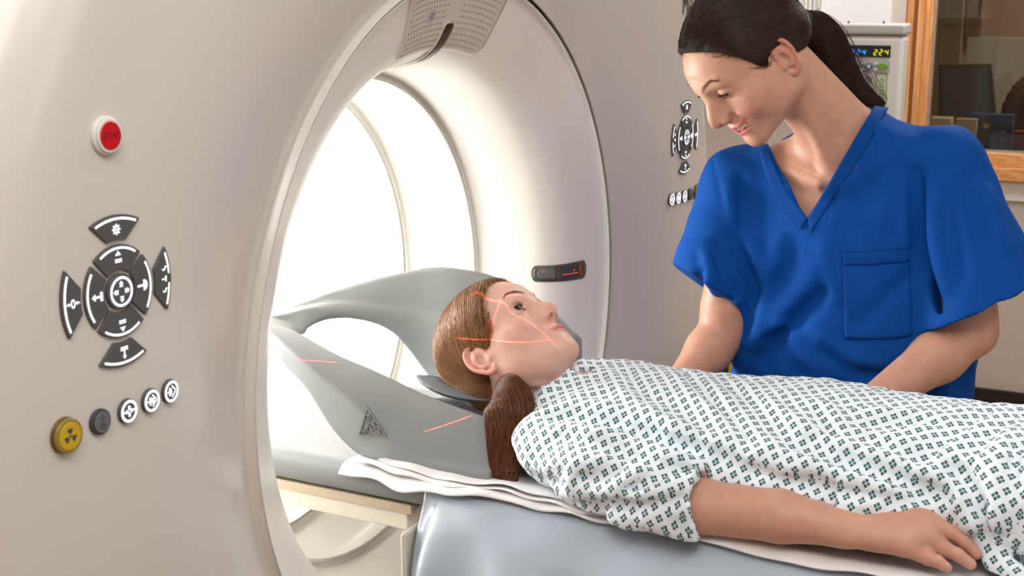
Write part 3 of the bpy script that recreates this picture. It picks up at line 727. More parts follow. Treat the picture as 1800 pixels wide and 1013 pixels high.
conform('lens_plate', .040, .021, lambda u, w, d: fl_(u - .014, w, d), .0034, mat('lens_dark', srgb(72, 74, 76), .3), lw, .002, lip=.0003)
conform('lens_plate', .009, .018, lambda u, w, d: fl_(u - .0425, w, d), .0034, M_RUST, lw, .002, lip=.0003)
conform('laser_line', .036, .0011, lambda u, w, d: fl_(u - .018, w - .0035, d), .0040, M_LR, lw, .0004, lip=.0003)
conform('laser_line', .009, .0010, lambda u, w, d: fl_(u + .036, w + .0050, d), .0040, M_LR, lw, .0004, lip=.0003)
conform('laser_spot', .0030, .0030, lambda u, w, d: fl_(u - .026, w + .0022, d), .0042, M_LR, lw, .0014, lip=.0003, nu=10, nv=6)

# perforated plate above the bore mouth
s_in, s_out = s_of_r(.446), s_of_r(.585); sm = (s_in + s_out) / 2; Hh = s_in - s_out
r_mid = float(np.interp(sm, PS, PR[:, 0]))
def plate_fn(u, w, d):      # u tangential (metres, +x right), w along profile (positive = outward)
    return surf(sm - w, math.pi / 2 - u / .47, d)
def trap(w): return .125 + .0 * w
M_PLATE = mat('perforated_plate', srgb(218, 209, 200), .35)
pl = conform('speaker_plate', .262, Hh, plate_fn, .0022, M_PLATE, scan, .022, nu=40, nv=24, lip=.003)
holes = []
nrow = 15
for i in range(nrow):
    w = -Hh / 2 + .012 + i * (Hh - .022) / (nrow - 1)
    for j in range(31):
        u = -.116 + j * .232 / 30 + (.002 if i % 2 else -.002)
        if abs(u) < .018 and w < .012: continue
        if math.hypot(u + .062, (w + .012) * 1.0) < .011: continue
        holes.append([(u + .0011 * math.cos(a), w + .0021 * math.sin(a)) for a in np.linspace(0, 2 * math.pi, 7)[:-1]])
ho = merge_prisms('perforations', holes, plate_fn, .0022, .0026, mat('hole_shadow', srgb(138, 126, 116), .8), scan, kind='stuff')
mic = merge_prisms('microphone', [[(-.062 + .0085 * math.cos(a), -.012 + .0115 * math.sin(a)) for a in np.linspace(0, 2 * math.pi, 25)[:-1]]], plate_fn, .0015, .0038, mat('mic_grey', srgb(188, 186, 190), .3), scan)
merge_prisms('microphone_slot', [[(-.062 + x + .0006 * math.cos(a), -.012 + y + .0016 * math.sin(a)) for a in np.linspace(0, 2 * math.pi, 7)[:-1]] for x in (-.004, -.0013, .0013, .004) for y in (-.004, 0, .004)], plate_fn, .0038, .0041, M_GREYD, mic)
# laser slot running over the bore lip
s_a, s_b = s_of_r(.492), PS[-1] - .045
def slot_fn(u, w, d): return surf(w, math.pi / 2 - u / .45, d)
nsl = 30; sv = np.linspace(s_a, s_b, nsl); tt = np.linspace(0, 1, nsl)
wd = .0140 * np.clip(tt / .07, 0, 1) ** .5 * np.clip((1.0 - tt) / .75, 0, 1) ** .8 + .0005
def strip(name, i0, i1, k, d, m, par):
    v = []; 
    for i in range(i0, i1): v += [slot_fn(c * wd[i] * k, sv[i], d - (.002 if abs(c) == 1 else 0)) for c in (-1, -.9, -.5, 0, .5, .9, 1)]
    return mesh(name, v, grid_faces(i1 - i0, 7), m, par)
sl_ = strip('laser_slot', 0, nsl, 1.0, .0036, mat('slot_lit_pale', srgb(214, 204, 190), .2, coat=.5), scan)  # pale lower end paints in the light reflected along the slot
strip('slot_window', 1, 16, .93, .0042, mat('slot_glass', srgb(66, 50, 42), .12), sl_)
# side skirts so that the scanner stands on the floor
box('base_plinth', (-.62, .12, 0), (.62, .86, .10), M_SHELL, scan, bev=.02)
# ------------------------------------------------------------------ patient table
M_TOPG = mat('tabletop_grey', srgb(132, 135, 136), .42, bump=.08, bscale=400)
M_RAILT = mat('rail_tan', srgb(206, 188, 164), .35); M_RAILC = mat('rail_cream', srgb(236, 228, 214), .4)
M_COVER = bpy.data.materials.new('vinyl_cover')
M_COVER = mat('vinyl_cover', srgb(176, 187, 200), .22, coat=.35, bump=.02, bscale=60)
table = empty('patient_table', (0, -.9, 0), label='grey patient table running into the scanner bore under a shiny vinyl cover', cat='table')
def top_z(x): return .853 - .012 * (1 - (np.asarray(x) / .2) ** 2) * (abs(np.asarray(x)) < .2)
sec = [(-.196, .815), (-.210, .822), (-.2145, .835), (-.210, .850), (-.196, .857), (-.17, .8545), (-.1, .845), (0, .841), (.1, .845), (.17, .8545), (.196, .857), (.210, .85), (.2145, .835), (.21, .822), (.196, .815), (.1, .80), (0, .797), (-.1, .80)]
def loft(name, sec, ys, m, parent, close=True, scale=None, **k):
    n = len(sec); v = []
    for i, y in enumerate(ys):
        sc = 1 if scale is None else scale[i]
        v += [(p[0] * sc, y, p[1]) for p in sec]
    F = [tuple(q) for q in grid_faces(len(ys), n, cv=True)]
    if close: F += [tuple(range(n)), tuple(range((len(ys) - 1) * n, len(ys) * n))[::-1]]
    o = mesh(name, v, F, m, parent, **k)
    import bmesh
    bm = bmesh.new(); bm.from_mesh(o.data); bmesh.ops.recalc_face_normals(bm, faces=bm.faces); bm.to_mesh(o.data); bm.free()
    return o
loft('tabletop', sec, [1.0, .98, .9, .4, .05, -.5, -1.2, -2.05, -2.1], M_TOPG, table, scale=[.9, .97, 1, 1, 1, 1, 1, 1, .97])
box('rail', (-.205, .046, .799), (-.188, .95, .8145), M_RAILT, table, bev=.002); box('rail', (.188, .046, .799), (.205, .95, .8145), M_RAILT, table, bev=.002)
box('rail_skirt', (-.201, .056, .772), (-.05, .95, .7985), M_RAILC, table, bev=.002); box('rail_skirt', (.05, .056, .772), (.201, .95, .7985), M_RAILC, table, bev=.002)
box('table_body', (-.20, -2.05, .52), (.20, .02, .79), M_WHITE, table, bev=.03)
box('pedestal', (-.17, -1.8, .06), (.17, -.35, .53), M_WHITE, table, bev=.04); box('pedestal_foot', (-.26, -2.0, 0), (.26, .05, .07), M_GREYD, table, bev=.02)
# vinyl cover hanging over the near side
ny_, nx_ = 150, 46
csec = smoothpath([(-.185, .846), (-.20, .850), (-.217, .843), (-.235, .828), (-.262, .800), (-.288, .752), (-.300, .690), (-.300, .60), (-.288, .50), (-.28, .40), (-.278, .30)], nx_)
cv = []
for i in range(ny_):
    y = .034 - 1.9 * (i / (ny_ - 1)) ** 1.25
    for j in range(nx_):
        t = j / (nx_ - 1); x, z = csec[j]
        e = sstep(0, .06, .034 - y)                         # the end of the cover is pulled in to a straight hem
        x2 = x if x > -.21 else -.21 + (x + .21) * (.55 + .45 * e)
        w = sstep(.12, .4, t)
        x2 -= w * (.010 * math.exp(-((y + .02 + .42 * (t - .15)) / .035) ** 2) + .013 * math.exp(-((y + .30 - .25 * t) / .05) ** 2) * sstep(.3, .6, t) + .006 * math.sin(y * 17 + 5 * t) * sstep(.35, .7, t) + .004 * math.sin(y * 41 - 9 * t))
        z2 = z - .004 * w * math.sin(y * 23 + 1.3)
        dy = -.018 * sstep(.06, .2, t) * (1 - e) + .020 * math.exp(-((t - .02) / .05) ** 2) * (1 - e)
        cv.append((x2, y + dy, z2))
co = mesh('vinyl_cover', cv, grid_faces(ny_, nx_), M_COVER, table)
co.data.materials[0].use_backface_culling = False
sm_ = co.modifiers.new('s', 'SOLIDIFY'); sm_.thickness = .0015; sm_.offset = 0
box('cover_hem', (-.262, .022, .50), (-.20, .031, .795), mat('hem_beige', srgb(214, 206, 194), .5), table, bev=.004)

# crumpled paper sheet under the patient
M_SHEET = mat('paper_sheet', srgb(238, 236, 236), .7)
def sheet(name, off, y1, xe, seed, par=None, ln=1.75, **k):
    r = np.random.default_rng(seed); ph = r.uniform(0, 6, 12); ny2, nx2 = 260, 70; vv = []
    calm = lambda y: .35 + .65 * sstep(-.42, -.12, y)
    ys = y1 - ln * np.linspace(0, 1, ny2); us = np.linspace(0, 1, nx2)
    for y in ys:
        edge = xe - calm(y) * (.006 * math.sin(y * 9 + ph[0]) + .004 * math.sin(y * 23 + ph[1]) + .0025 * math.sin(y * 61 + ph[2]))
        for u in us:
            x = edge + (.205 - edge) * u; xx = max(x, -.205)
            z = float(top_z(np.clip(x, -.2, .2))) + .004 + off
            if x < -.205: z -= (-.205 - x) ** 1.3 * 1.2
            g = math.exp(-u / .10) * calm(y)
            z += g * (.0028 * math.sin(y * 33 + ph[3] + 8 * u) + .0016 * math.sin(y * 80 + ph[4] - 20 * u)) + .0012 * math.sin(y * 19 + x * 60 + ph[5]) + .001
            end = math.exp(-(y1 - y) / .03); z += .006 * end * (.5 + .5 * math.sin(x * 45 + ph[6]))
            vv.append((x, y + .012 * math.sin(x * 30 + ph[7]) * math.exp(-(y1 - y) / .05), z))
    o = mesh(name, vv, grid_faces(ny2, nx2), M_SHEET, par, **k)
    m_ = o.modifiers.new('s', 'SOLIDIFY'); m_.thickness = .0016; m_.offset = 1
    return o
sh0 = sheet('paper_sheet', .000, .155, -.222, 3, label='crumpled white paper sheet spread over the table under the girl and the headrest', cat='sheet')
sheet('folded_layer', .0045, .150, -.213, 9, sh0, ln=.56); sheet('folded_layer', .0085, .120, -.205, 14, sh0, ln=.42)

# ------------------------------------------------------------------ headrest
M_HR = mat('headrest_grey', srgb(130, 133, 133), .48, bump=.12, bscale=520); M_HRB = mat('headrest_cushion', srgb(112, 116, 121), .55, bump=.1, bscale=500)
hst = [.46, .43, .38, .33, .27, .215, .16, .08, 0., -.07]
#        wn    zb    bot-corner z  crease z  nearrim x,z        floor z   far rim x, z
tab = {'wn': [.035, .07, .105, .13, .150, .160, .168, .172, .172, .170],
       'zb': [.988, .985, .972, .957, .928, .872, .842, .842, .842, .842],
       'zc': [1.014, 1.022, 1.022, 1.012, .992, .968, .940, .888, .858, .852],
       'nx': [-.01, -.035, -.068, -.082, -.094, -.102, -.108, -.114, -.118, -.12],
       'nz': [1.020, 1.028, 1.024, 1.018, 1.006, .993, .980, .960, .946, .936],
       'fz': [1.006, 1.004, 1.002, .992, .975, .958, .942, .922, .905, .90],
       'fx': [.02, .055, .09, .108, .120, .128, .132, .138, .140, .14],
       'rz': [1.018, 1.030, 1.050, 1.068, 1.086, 1.100, 1.104, 1.094, 1.062, 1.010]}
hs = np.array(hst)[::-1]
def ht(k, y):
    a = np.array(tab[k])[::-1]; f = np.interp(y, hs, np.arange(len(hs))); P = np.array(a)[:, None]
    Q = np.vstack([2 * P[0] - P[1], P, 2 * P[-1] - P[-2]]); q = int(min(f, len(hs) - 1 - 1e-6)); u = f - q
    A, B, Cc, D = Q[q, 0], Q[q + 1, 0], Q[q + 2, 0], Q[q + 3, 0]
    return .5 * (2 * B + (Cc - A) * u + (2 * A - 5 * B + 4 * Cc - D) * u * u + (3 * B - A - 3 * Cc + D) * u ** 3)
def polysdf(P, X, Z):
    d = None; s_ = np.ones(np.broadcast(X, Z).shape, np.float32); n = len(P)
    for i in range(n):
        a, b = P[i], P[(i + 1) % n]; ex, ez = b[0] - a[0], b[1] - a[1]; wx, wz = X - a[0], Z - a[1]
        h = np.clip((wx * ex + wz * ez) / (ex * ex + ez * ez + 1e-12), 0, 1); q = (wx - ex * h) ** 2 + (wz - ez * h) ** 2
        d = q if d is None else np.minimum(d, q)
        c1 = Z >= a[1]; c2 = Z < b[1]; c3 = ex * wz > ez * wx
        fl = (c1 & c2 & c3) | (~c1 & ~c2 & ~c3); s_ = np.where(fl, -s_, s_)
    return s_ * np.sqrt(d)
F = Field((-.20, -.10, .82), (.20, .50, 1.13), .0032)
X_, Z_ = F.ax[0][:, None], F.ax[2][None, :]; RND = .008
for iy, y in enumerate(F.ax[1]):
    yc = float(np.clip(y, -.066, .458)); g = {k: ht(k, yc) for k in tab}; w = g['wn'] - RND
    lf = .048 * float(sstep(.10, .24, yc)) * float(1 - sstep(.36, .46, yc))
    P = [(-w * .62, g['zb'] + RND), (-w, g['zb'] + RND + .018), (-w, g['zc'] - .006), (g['nx'] - .002, g['nz'] - RND), (g['nx'] + .012, g['nz'] - .018), (g['nx'] + .05, g['fz'] + .006 - RND),
         (0, g['fz'] - RND), (g['fx'] - .055, g['fz'] + .012 + lf * .45 - RND), (g['fx'] - .012, (g['fz'] + g['rz']) / 2), (g['fx'] - .002, g['rz'] - RND), (w * .96, g['rz'] - .02), (w, max(g['zc'], min(g['zb'] + lf + .03, g['rz'] - .032)) + .0), (w, g['zb'] + lf + RND + .018), (w * .52, g['zb'] + lf * .8 + RND)]
    d2 = polysdf(P, X_, Z_) - RND
    ey = max(y - .458, -.066 - y)
    F.d[:, iy, :] = d2 if ey <= 0 else np.where(d2 > 0, np.sqrt(d2 * d2 + ey * ey), np.maximum(d2, ey))
# opening through the sloping floor
def hole(x, y, z):
    yy = (y - .238) / .136; xx = (x - (.008 - .004 * yy)) / (.098 - .014 * yy); r = np.sqrt(xx * xx + yy * yy + 1e-9)
    return (r - 1) * .08 + 0 * z
F.op(hole, (-.14, .08, .86), (.14, .42, 1.12), .020, 's')
v, f = F.nets(); v = relax(v, f, 2)
hr = mesh('headrest', v, f, M_HR, label="moulded grey headrest cradle with an opening, under the girl's head", cat='headrest')
def put_tri():
    def tf(u, w, d): p = onX(u, -w, -.1724); return V(-.1705 - d, p[1], p[2])
    A, B, C_ = V(645, -714), V(629, -767), V(680, -768); cen = (A + B + C_) / 3
    s_ = lambda k: [cen + (p - cen) * k for p in (A, B, C_)]
    o3, i3 = s_(1), s_(.84); fr_ = [[tuple(o3[i]), tuple(o3[(i + 1) % 3]), tuple(i3[(i + 1) % 3]), tuple(i3[i])] for i in range(3)]
    bars = stroke([(640, -762), (648, -748), (656, -758), (664, -748), (668, -762)], 2.2) + stroke([(642, -742), (652, -736), (658, -742)], 2) + stroke([(636, -758), (646, -758)], 2) + [circ(3, 10, (647, -730))] + stroke([(650, -732), (660, -752)], 1.8)
    M_HRD = mat('headrest_emboss', srgb(116, 119, 118), .5)
    merge_prisms('warning_triangle', fr_ + bars, tf, -.0005, .0026, M_HRD, hr)
put_tri()
# cushion lying in the trough
F = Field((-.14, -.10, .90), (.14, .16, 1.00), .0025)
F.ell((.0, .028, .988), (.122, .120, .056), k=.004)
F.ell((-.0, .028, 1.034), (.117, .115, .090), k=.003, mode='s')
F.op(lambda x, y, z: z - (.955 + .15 * y) + 0 * x, F.lo, F.hi, .006, 'i', pad=0)
F.ell((.035, .150, .97), (.105, .075, .06), k=.008, mode='s')
v, f = F.nets(); v = relax(v, f, 2); mesh('cushion', v, f, M_HRB, hr)
# ------------------------------------------------------------------ people: shared head builder
def skin_mat(name, base, spec=.4):
    m = bpy.data.materials.new(name); m.use_nodes = True; nt = m.node_tree; b = nt.nodes['Principled BSDF']; L = nt.links; I = b.inputs
    a = nt.nodes.new('ShaderNodeVertexColor'); a.layer_name = 'Col'
    tc = nt.nodes.new('ShaderNodeTexCoord')
    n = nt.nodes.new('ShaderNodeTexNoise'); n.inputs['Scale'].default_value = 55; n.inputs['Detail'].default_value = 5; L.new(tc.outputs['Object'], n.inputs['Vector'])
    mr = nt.nodes.new('ShaderNodeMapRange'); mr.inputs[1].default_value = .3; mr.inputs[2].default_value = .7; mr.inputs[3].default_value = .93; mr.inputs[4].default_value = 1.05; L.new(n.outputs['Fac'], mr.inputs[0])
    mx = nt.nodes.new('ShaderNodeMix'); mx.data_type = 'RGBA'; mx.blend_type = 'MULTIPLY'; mx.inputs[0].default_value = 1; L.new(a.outputs['Color'], mx.inputs[6]); L.new(mr.outputs[0], mx.inputs[7]); L.new(mx.outputs[2], I['Base Color'])
    I['Roughness'].default_value = .48; I['Specular IOR Level'].default_value = spec
    I['Subsurface Weight'].default_value = .35; I['Subsurface Radius'].default_value = (1, .36, .2); I['Subsurface Scale'].default_value = .006
    n2 = nt.nodes.new('ShaderNodeTexNoise'); n2.inputs['Scale'].default_value = 900; n2.inputs['Detail'].default_value = 3; L.new(tc.outputs['Object'], n2.inputs['Vector'])
    bp = nt.nodes.new('ShaderNodeBump'); bp.inputs['Strength'].default_value = .12; bp.inputs['Distance'].default_value = .0006; L.new(n2.outputs['Fac'], bp.inputs['Height']); L.new(bp.outputs['Normal'], I['Normal'])
    return m
def hair_mat(name, rough=.38):
    m = mat(name, (.1, .05, .03), rough, vcol=True, spec=.45); b = m.node_tree.nodes['Principled BSDF']
    b.inputs['Anisotropic'].default_value = .0
    return m

def head_field(q, h=.00135, lo=(-.096, -.118, -.125), hi=(.096, .126, .138)):
    """q: dict of shape values; head-local metres (x to her right, y forwards, z up, origin between the ear canals)"""
    F = Field(lo, hi, h)
    e, c = F.ell, F.cone
    cr_ = q['cr']; e((0, cr_[0], cr_[1]), (.0725, cr_[2], cr_[3]), k=.01)
    e((0, cr_[4], cr_[5]), (.0605, q['fore'], cr_[6]), k=.030)
    e((0, .024, -.012), (.0585, .058, .062), k=.03)
    jw = q['jaw']
    for s in (1, -1):
        c((s * .050 * jw, -.004, -.030), (s * .046 * jw, .006, -.056), .014, .0125, .022)
        c((s * .046 * jw, .006, -.056), (s * .012, q['chy'] - .012, q['chz'] + .004), .0135, .0135, .024)
        e((s * .046, .047, -.010), (.0175, .020, .015), k=.022)
        e((s * .0455, .026, -.034), (.0135, .030, .026), k=.03)
        e((s * .038, .060, q['chk']), (.0185 * q['cw'], .0165 * q['cw'], .0175 * q['cw']), k=.018)
    e((0, .030, -.050), (.044 * jw, .050, .038), k=.028)
    e((0, q['chy'] - .001, q['chz']), (.0165, .0130, .0135), k=.016)
    e((0, .040, -.070), (.030, .038, .018), k=.020)
    e((0, .0745, -.046), (.0285, .0185, .025), k=.018)
    for s in (1, -1):
        c((s * .010, .0815, .032), (s * .040, .070, .034), .0085, .0085, .016)
        F.ell((s * .0325, .0925, .015), (.0175, .0135, .0125), k=.012, mode='s')
    # nose
    ny, nz = q['nose']
    c((0, .0815, .024), (0, ny - .0125, nz + .010), .0062, .0072, .012)
    c((0, .080, .010), (0, ny - .022, nz + .002), .0095, .0125, .012)
    e((0, ny - .0095, nz + .0005), (.0078, .0092, .0078), k=.007)
    for s in (1, -1):
        e((s * .0110, ny - .0205, nz - .0045), (.0064, .0095, .0068), k=.005)
        c((s * .005, .084, .014), (s * .0125, .082, -.012), .0055, .0095, .010)
    c((0, ny - .0085, nz - .006), (0, .0935, nz - .0135), .0042, .0045, .005)
    for s in (1, -1): F.ell((s * .0062, ny - .0165, nz - .0118), (.0034, .0060, .0040), k=.0018, mode='s')
    # eyes
    for s in (1, -1):
        ey = V(s * .0315, .0695, .0165)
        e(ey, (.0140, .0140, .0128), k=.0035)
        lz = q['lid']
        F.ell(ey + V(0, .012, lz[0]), (.0122, .012, lz[1]), frame((s * .28, 1, 0), (0, 0, 1)), k=.0014, mode='s')
        # lid crease and lower lid bag
        P = [ey + V(s * -.012, .0085, .004), ey + V(s * -.004, .0125, .0085), ey + V(s * .006, .0105, .0085), ey + V(s * .015, .003, .004)]
        F.fold(P, -.0012, .0016)
        P = [ey + V(s * -.011, .0090, -.004), ey + V(0, .0125, -.0095), ey + V(s * .012, .006, -.0075)]
        F.fold(P, .0010 if q['smile'] else .0005, .0022)
    # mouth
    if q['smile']:
        U = [V(.0350, .0665, -.0355), V(.0265, .0795, -.0412), V(.0140, .0905, -.0448), V(.0035, .0945, -.0445), V(-.0035, .0945, -.0445), V(-.0140, .0905, -.0448), V(-.0265, .0795, -.0412), V(-.0350, .0665, -.0355)]
        Lw = [V(.0350, .0665, -.0365), V(.0285, .0765, -.0480), V(.0155, .0865, -.0575), V(0, .0900, -.0605), V(-.0155, .0865, -.0575), V(-.0285, .0765, -.0480), V(-.0350, .0665, -.0365)]
        cav = [(.0300, .0785, -.0408), (.0175, .0875, -.0495), (0, .0905, -.0525), (-.0175, .0875, -.0495), (-.0300, .0785, -.0408)]
        F.path(U, [.0012, .0021, .0026, .0028, .0028, .0026, .0021, .0012], .004)
        F.path(Lw, [.0012, .0024, .0034, .0039, .0034, .0024, .0012], .004)
        F.path(cav, [.0022, .0060, .0068, .0060, .0022], .0012, 's')
        for s in (1, -1):
            F.fold([(s * .0155, .094, -.021), (s * .028, .083, -.029), (s * .0385, .069, -.041), (s * .0400, .060, -.056)], -.0046, .0034)
            F.fold([(s * .0240, .092, -.022), (s * .037, .079, -.030), (s * .045, .066, -.044)], .0044, .0068)
            F.fold([(s * .0345, .072, -.033), (s * .0365, .068, -.045)], -.0026, .0024)
    else:
        U = [V(.0245, .0775, -.0470), V(.012, .0900, -.0462), V(.0035, .0950, -.0442), V(-.0035, .0950, -.0442), V(-.012, .0900, -.0462), V(-.0245, .0775, -.0470)]
        Lw = [V(.0235, .0780, -.0485), V(.012, .0880, -.0528), V(0, .0915, -.0538), V(-.012, .0880, -.0528), V(-.0235, .0780, -.0485)]
        F.path(U, [.0012, .0028, .0033, .0033, .0028, .0012], .0035)
        F.path(Lw, [.0014, .0034, .0042, .0034, .0014], .0035)
        F.fold([(.0265, .079, -.0465), (.012, .0935, -.0492), (0, .0975, -.0490), (-.012, .0935, -.0492), (-.0265, .079, -.0465)], -.0026, .0013)
        for s in (1, -1): F.fold([(s * .0270, .080, -.043), (s * .0285, .076, -.051)], -.0012, .002)
    F.fold([(.012, .086, -.0685), (0, .0905, -.0690), (-.012, .086, -.0685)], -.0022, .0045)
    F.fold([(0, .098, -.034), (0, .1005, -.0415)], -.0010, .0022)
    # ears
    ez, ew, efl = q['ear']
    for s in (1, -1):
        def E(y, z, o=0): y = y * ew; return V(s * (.0695 + o - efl * min(y, 0) - .05 * z), y - .002, z + ez)
        c(E(-.002, -.006, -.010), E(-.02, .010, -.008), .010, .010, .01)
        F.ell(E(-.0135, .003, -.0015), (.0040, .0175 * ew, .0290), frame((s * -efl, 1, 0), (s * .08, 0, 1)) , k=.003)
        F.cone((s * .056, -.016, .010 + ez), E(-.018, .008, -.003), .014, .0095, .006)
        hx = smoothpath([E(.001, .003), E(.000, .015, .002), E(-.005, .027, .003), E(-.014, .0325, .004), E(-.024, .029, .004), E(-.0300, .018, .004), E(-.0305, .004, .004), E(-.027, -.008, .003), E(-.020, -.018, .002), E(-.013, -.026, 0), E(-.006, -.0275, -.001), E(-.001, -.022, -.002)], 34)
        F.path(hx, np.interp(np.linspace(0, 1, 34), [0, .1, .3, .7, .85, 1], [.0022, .0028, .0029, .0028, .0040, .0034]), .0025)
        F.path(smoothpath([E(-.010, .021, .001), E(-.018, .013, .002), E(-.0205, .002, .002), E(-.016, -.010, .002), E(-.010, -.014, .002)], 12), np.linspace(.0022, .0028, 12), .003)
        F.cone(E(.0035, -.002, .0005), E(.003, -.010, .001), .0030, .0030, .003)
        F.ell(E(-.0075, .001, .0045), (.0055, .0070 * ew, .0105), k=.002, mode='s')
        F.path(smoothpath([E(-.006, .024, .003), E(-.018, .024, .004), E(-.0255, .010, .004)], 8), np.linspace(.0013, .0014, 8), .002, 's')
    return F
def lin(c): return np.array(srgb(*c))
def paint_head(v, q):
    x, y, z = v[:, 0], v[:, 1], v[:, 2]; ax_ = np.abs(x)
    c = np.repeat(lin(q['skin'])[None], len(v), 0)
    def mixc(col, w): 
        nonlocal c; w = np.clip(w, 0, 1)[:, None]; c = c * (1 - w) + lin(col) * w
    g = lambda cx_, cy_, cz_, sx, sy, sz: np.exp(-((ax_ - cx_) / sx) ** 2 - ((y - cy_) / sy) ** 2 - ((z - cz_) / sz) ** 2)
    mixc(q['blush'], .55 * g(.042, .062, -.022, .020, .03, .017)); mixc(q['blush'], .40 * g(0, .112, -.016, .012, .012, .012))
    mixc(q['blush'], .45 * sstep(.0705, .076, ax_) * sstep(.045, .030, z) * sstep(.02, .0, y))
    mixc(q['blush'], .35 * g(.008, .095, -.030, .010, .010, .006)); mixc(q['blush'], .2 * g(0, .088, -.085, .02, .02, .012))
    mixc(q['pale'], .35 * g(0, .09, .055, .04, .04, .03))
    # lips
    if q['smile']:
        up = np.interp(ax_, [0, .004, .014, .026, .034], [-.0425, -.0418, -.0422, -.0392, -.0350]); lo_ = np.interp(ax_, [0, .015, .0275, .0345], [-.0648, -.0615, -.0510, -.0370])
    else:
        up = np.interp(ax_, [0, .004, .012, .0245], [-.0425, -.0416, -.0438, -.0463]); lo_ = np.interp(ax_, [0, .012, .0225, .025], [-.0580, -.0565, -.0500, -.0475])
    inl = sstep(-.0006, .0006, up - z) * sstep(-.0007, .0007, z - lo_) * (ax_ < (.0345 if q['smile'] else .0245)) * (y > .066)
    mixc(q['lip'], inl * .9)
    # nostril and inner-eye tint, brow shading comes from hairs
    mixc((120, 60, 50), .7 * g(.0062, q['nose'][0] - .015, q['nose'][1] - .0105, .0034, .006, .004))
    mixc(q['blush'], .55 * g(.0315, .083, .010, .014, .006, .004))
    mixc(q['browc'], .30 * np.exp(-((z - np.interp(ax_, [.010, .022, .034, .048], [.0335, .0405, .0450, .0420])) / .0030) ** 2) * (ax_ > .009) * (ax_ < .050) * (y > .03))
    f = rng.random(len(v)); 
    return c
def strands(paths, rad, cols, seg=3):
    """paths (n,m,3) -> one mesh of fine tapering tubes"""
    P = np.asarray(paths); n, m = P.shape[:2]
    T = np.gradient(P, axis=1); T /= np.linalg.norm(T, axis=2, keepdims=True) + 1e-12
    ref = np.array([.31, .23, .92]); N = np.cross(T, ref); N /= np.linalg.norm(N, axis=2, keepdims=True) + 1e-9; B = np.cross(T, N)
    a = np.arange(seg) / seg * 2 * np.pi; r = np.asarray(rad)[:, :, None, None]
    v = P[:, :, None] + (N[:, :, None] * np.cos(a)[None, None, :, None] + B[:, :, None] * np.sin(a)[None, None, :, None]) * r
    base = grid_faces(m, seg, cv=True); F = (base[None] + (np.arange(n) * m * seg)[:, None, None]).reshape(-1, 4)
    c = np.repeat(np.asarray(cols)[:, None, :], m * seg, 1).reshape(-1, 3)
    return v.reshape(-1, 3), F, c
def sample(F, P):
    """trilinear value of a field at points"""
    u = (P - F.lo) / F.h; i = np.clip(np.floor(u).astype(int), 0, F.n - 2); f = np.clip(u - i, 0, 1); D = F.d; r = 0
    for a in (0, 1):
        for b in (0, 1):
            for c in (0, 1):
                w = (f[..., 0] if a else 1 - f[..., 0]) * (f[..., 1] if b else 1 - f[..., 1]) * (f[..., 2] if c else 1 - f[..., 2])
                r = r + w * D[i[..., 0] + a, i[..., 1] + b, i[..., 2] + c]
    return r
def drape(F, c, P, off=0., rmax=.16):
    """push points along the ray from c until they sit on the surface of F"""
    d = P - c; d /= np.linalg.norm(d, axis=-1, keepdims=True) + 1e-12
    lo = np.full(d.shape[:-1], .02); hi = np.full(d.shape[:-1], rmax)
    for _ in range(18):
        m = (lo + hi) / 2; s_ = sample(F, c + d * m[..., None]); ins = s_ < 0; lo = np.where(ins, m, lo); hi = np.where(ins, hi, m)
    return c + d * (lo + off)[..., None]

ADULT = dict(fore=.0675, cr=(-.018, .040, .088, .074, .024, .038, .050),  jaw=1.0, chy=.0825, chz=-.0840, chk=-.024, cw=1.12, nose=(.1185, -.0165), lid=(-.0035, .0030), smile=True, ear=(-.0115, .80, .16),
             skin=(203, 154, 130), blush=(196, 112, 94), pale=(222, 178, 154), lip=(196, 104, 96), browc=(104, 72, 54))
CHILD = dict(fore=.0665, cr=(-.010, .048, .092, .079, .026, .046, .054),  jaw=.95, chy=.0815, chz=-.0800, chk=-.026, cw=1.0, nose=(.1150, -.0135), lid=(-.0008, .0052), smile=False, ear=(-.007, .95, .20),
             skin=(220, 176, 158), blush=(212, 132, 120), pale=(232, 194, 176), lip=(202, 118, 114), browc=(120, 80, 60))
M_SKIN_W = skin_mat('skin_woman', None); M_SKIN_G = skin_mat('skin_girl', None)
M_HAIR = hair_mat('hair_strands'); M_HAIRB = hair_mat('hair_undercoat', .8); M_LASH = mat('lash_dark', srgb(40, 26, 20), .6)
def eye_parts(T, q, gaze, iris, parent):
    """eyeball with iris and pupil; T maps head-local points to world; gaze in head-local"""
    mw = mat('eye_white', srgb(232, 224, 220), .34, coat=0, vcol=True, spec=.25)
    for s in (1, -1):
        c = V(s * .0315, .0695, .0165); R = frame(gaze, (0, 0, 1)); nu, nv = 28, 28; v, col = [], []
        for i in range(nu):
            a = math.pi * i / (nu - 1)
            for j in range(nv):
                b = 2 * math.pi * j / nv; rr = .0122 + .0006 * math.exp(-(a / .35) ** 2)
                d = R @ V(math.sin(a) * math.cos(b), math.cos(a), math.sin(a) * math.sin(b)); v.append(c + rr * d)
                ang = a * .0122
                col.append(srgb(12, 8, 8) if ang < .0027 else (srgb(*iris) if ang < .0058 else (srgb(60, 40, 30) if ang < .0063 else srgb(190, 176, 170))))
        mesh('eye', T(np.array(v)), grid_faces(nu, nv, cv=True), mw, parent, cols=np.array(col))
M_TEETH = mat('teeth', srgb(232, 224, 212), .2, coat=.4); M_GUM = mat('mouth_inside', srgb(110, 44, 44), .4)
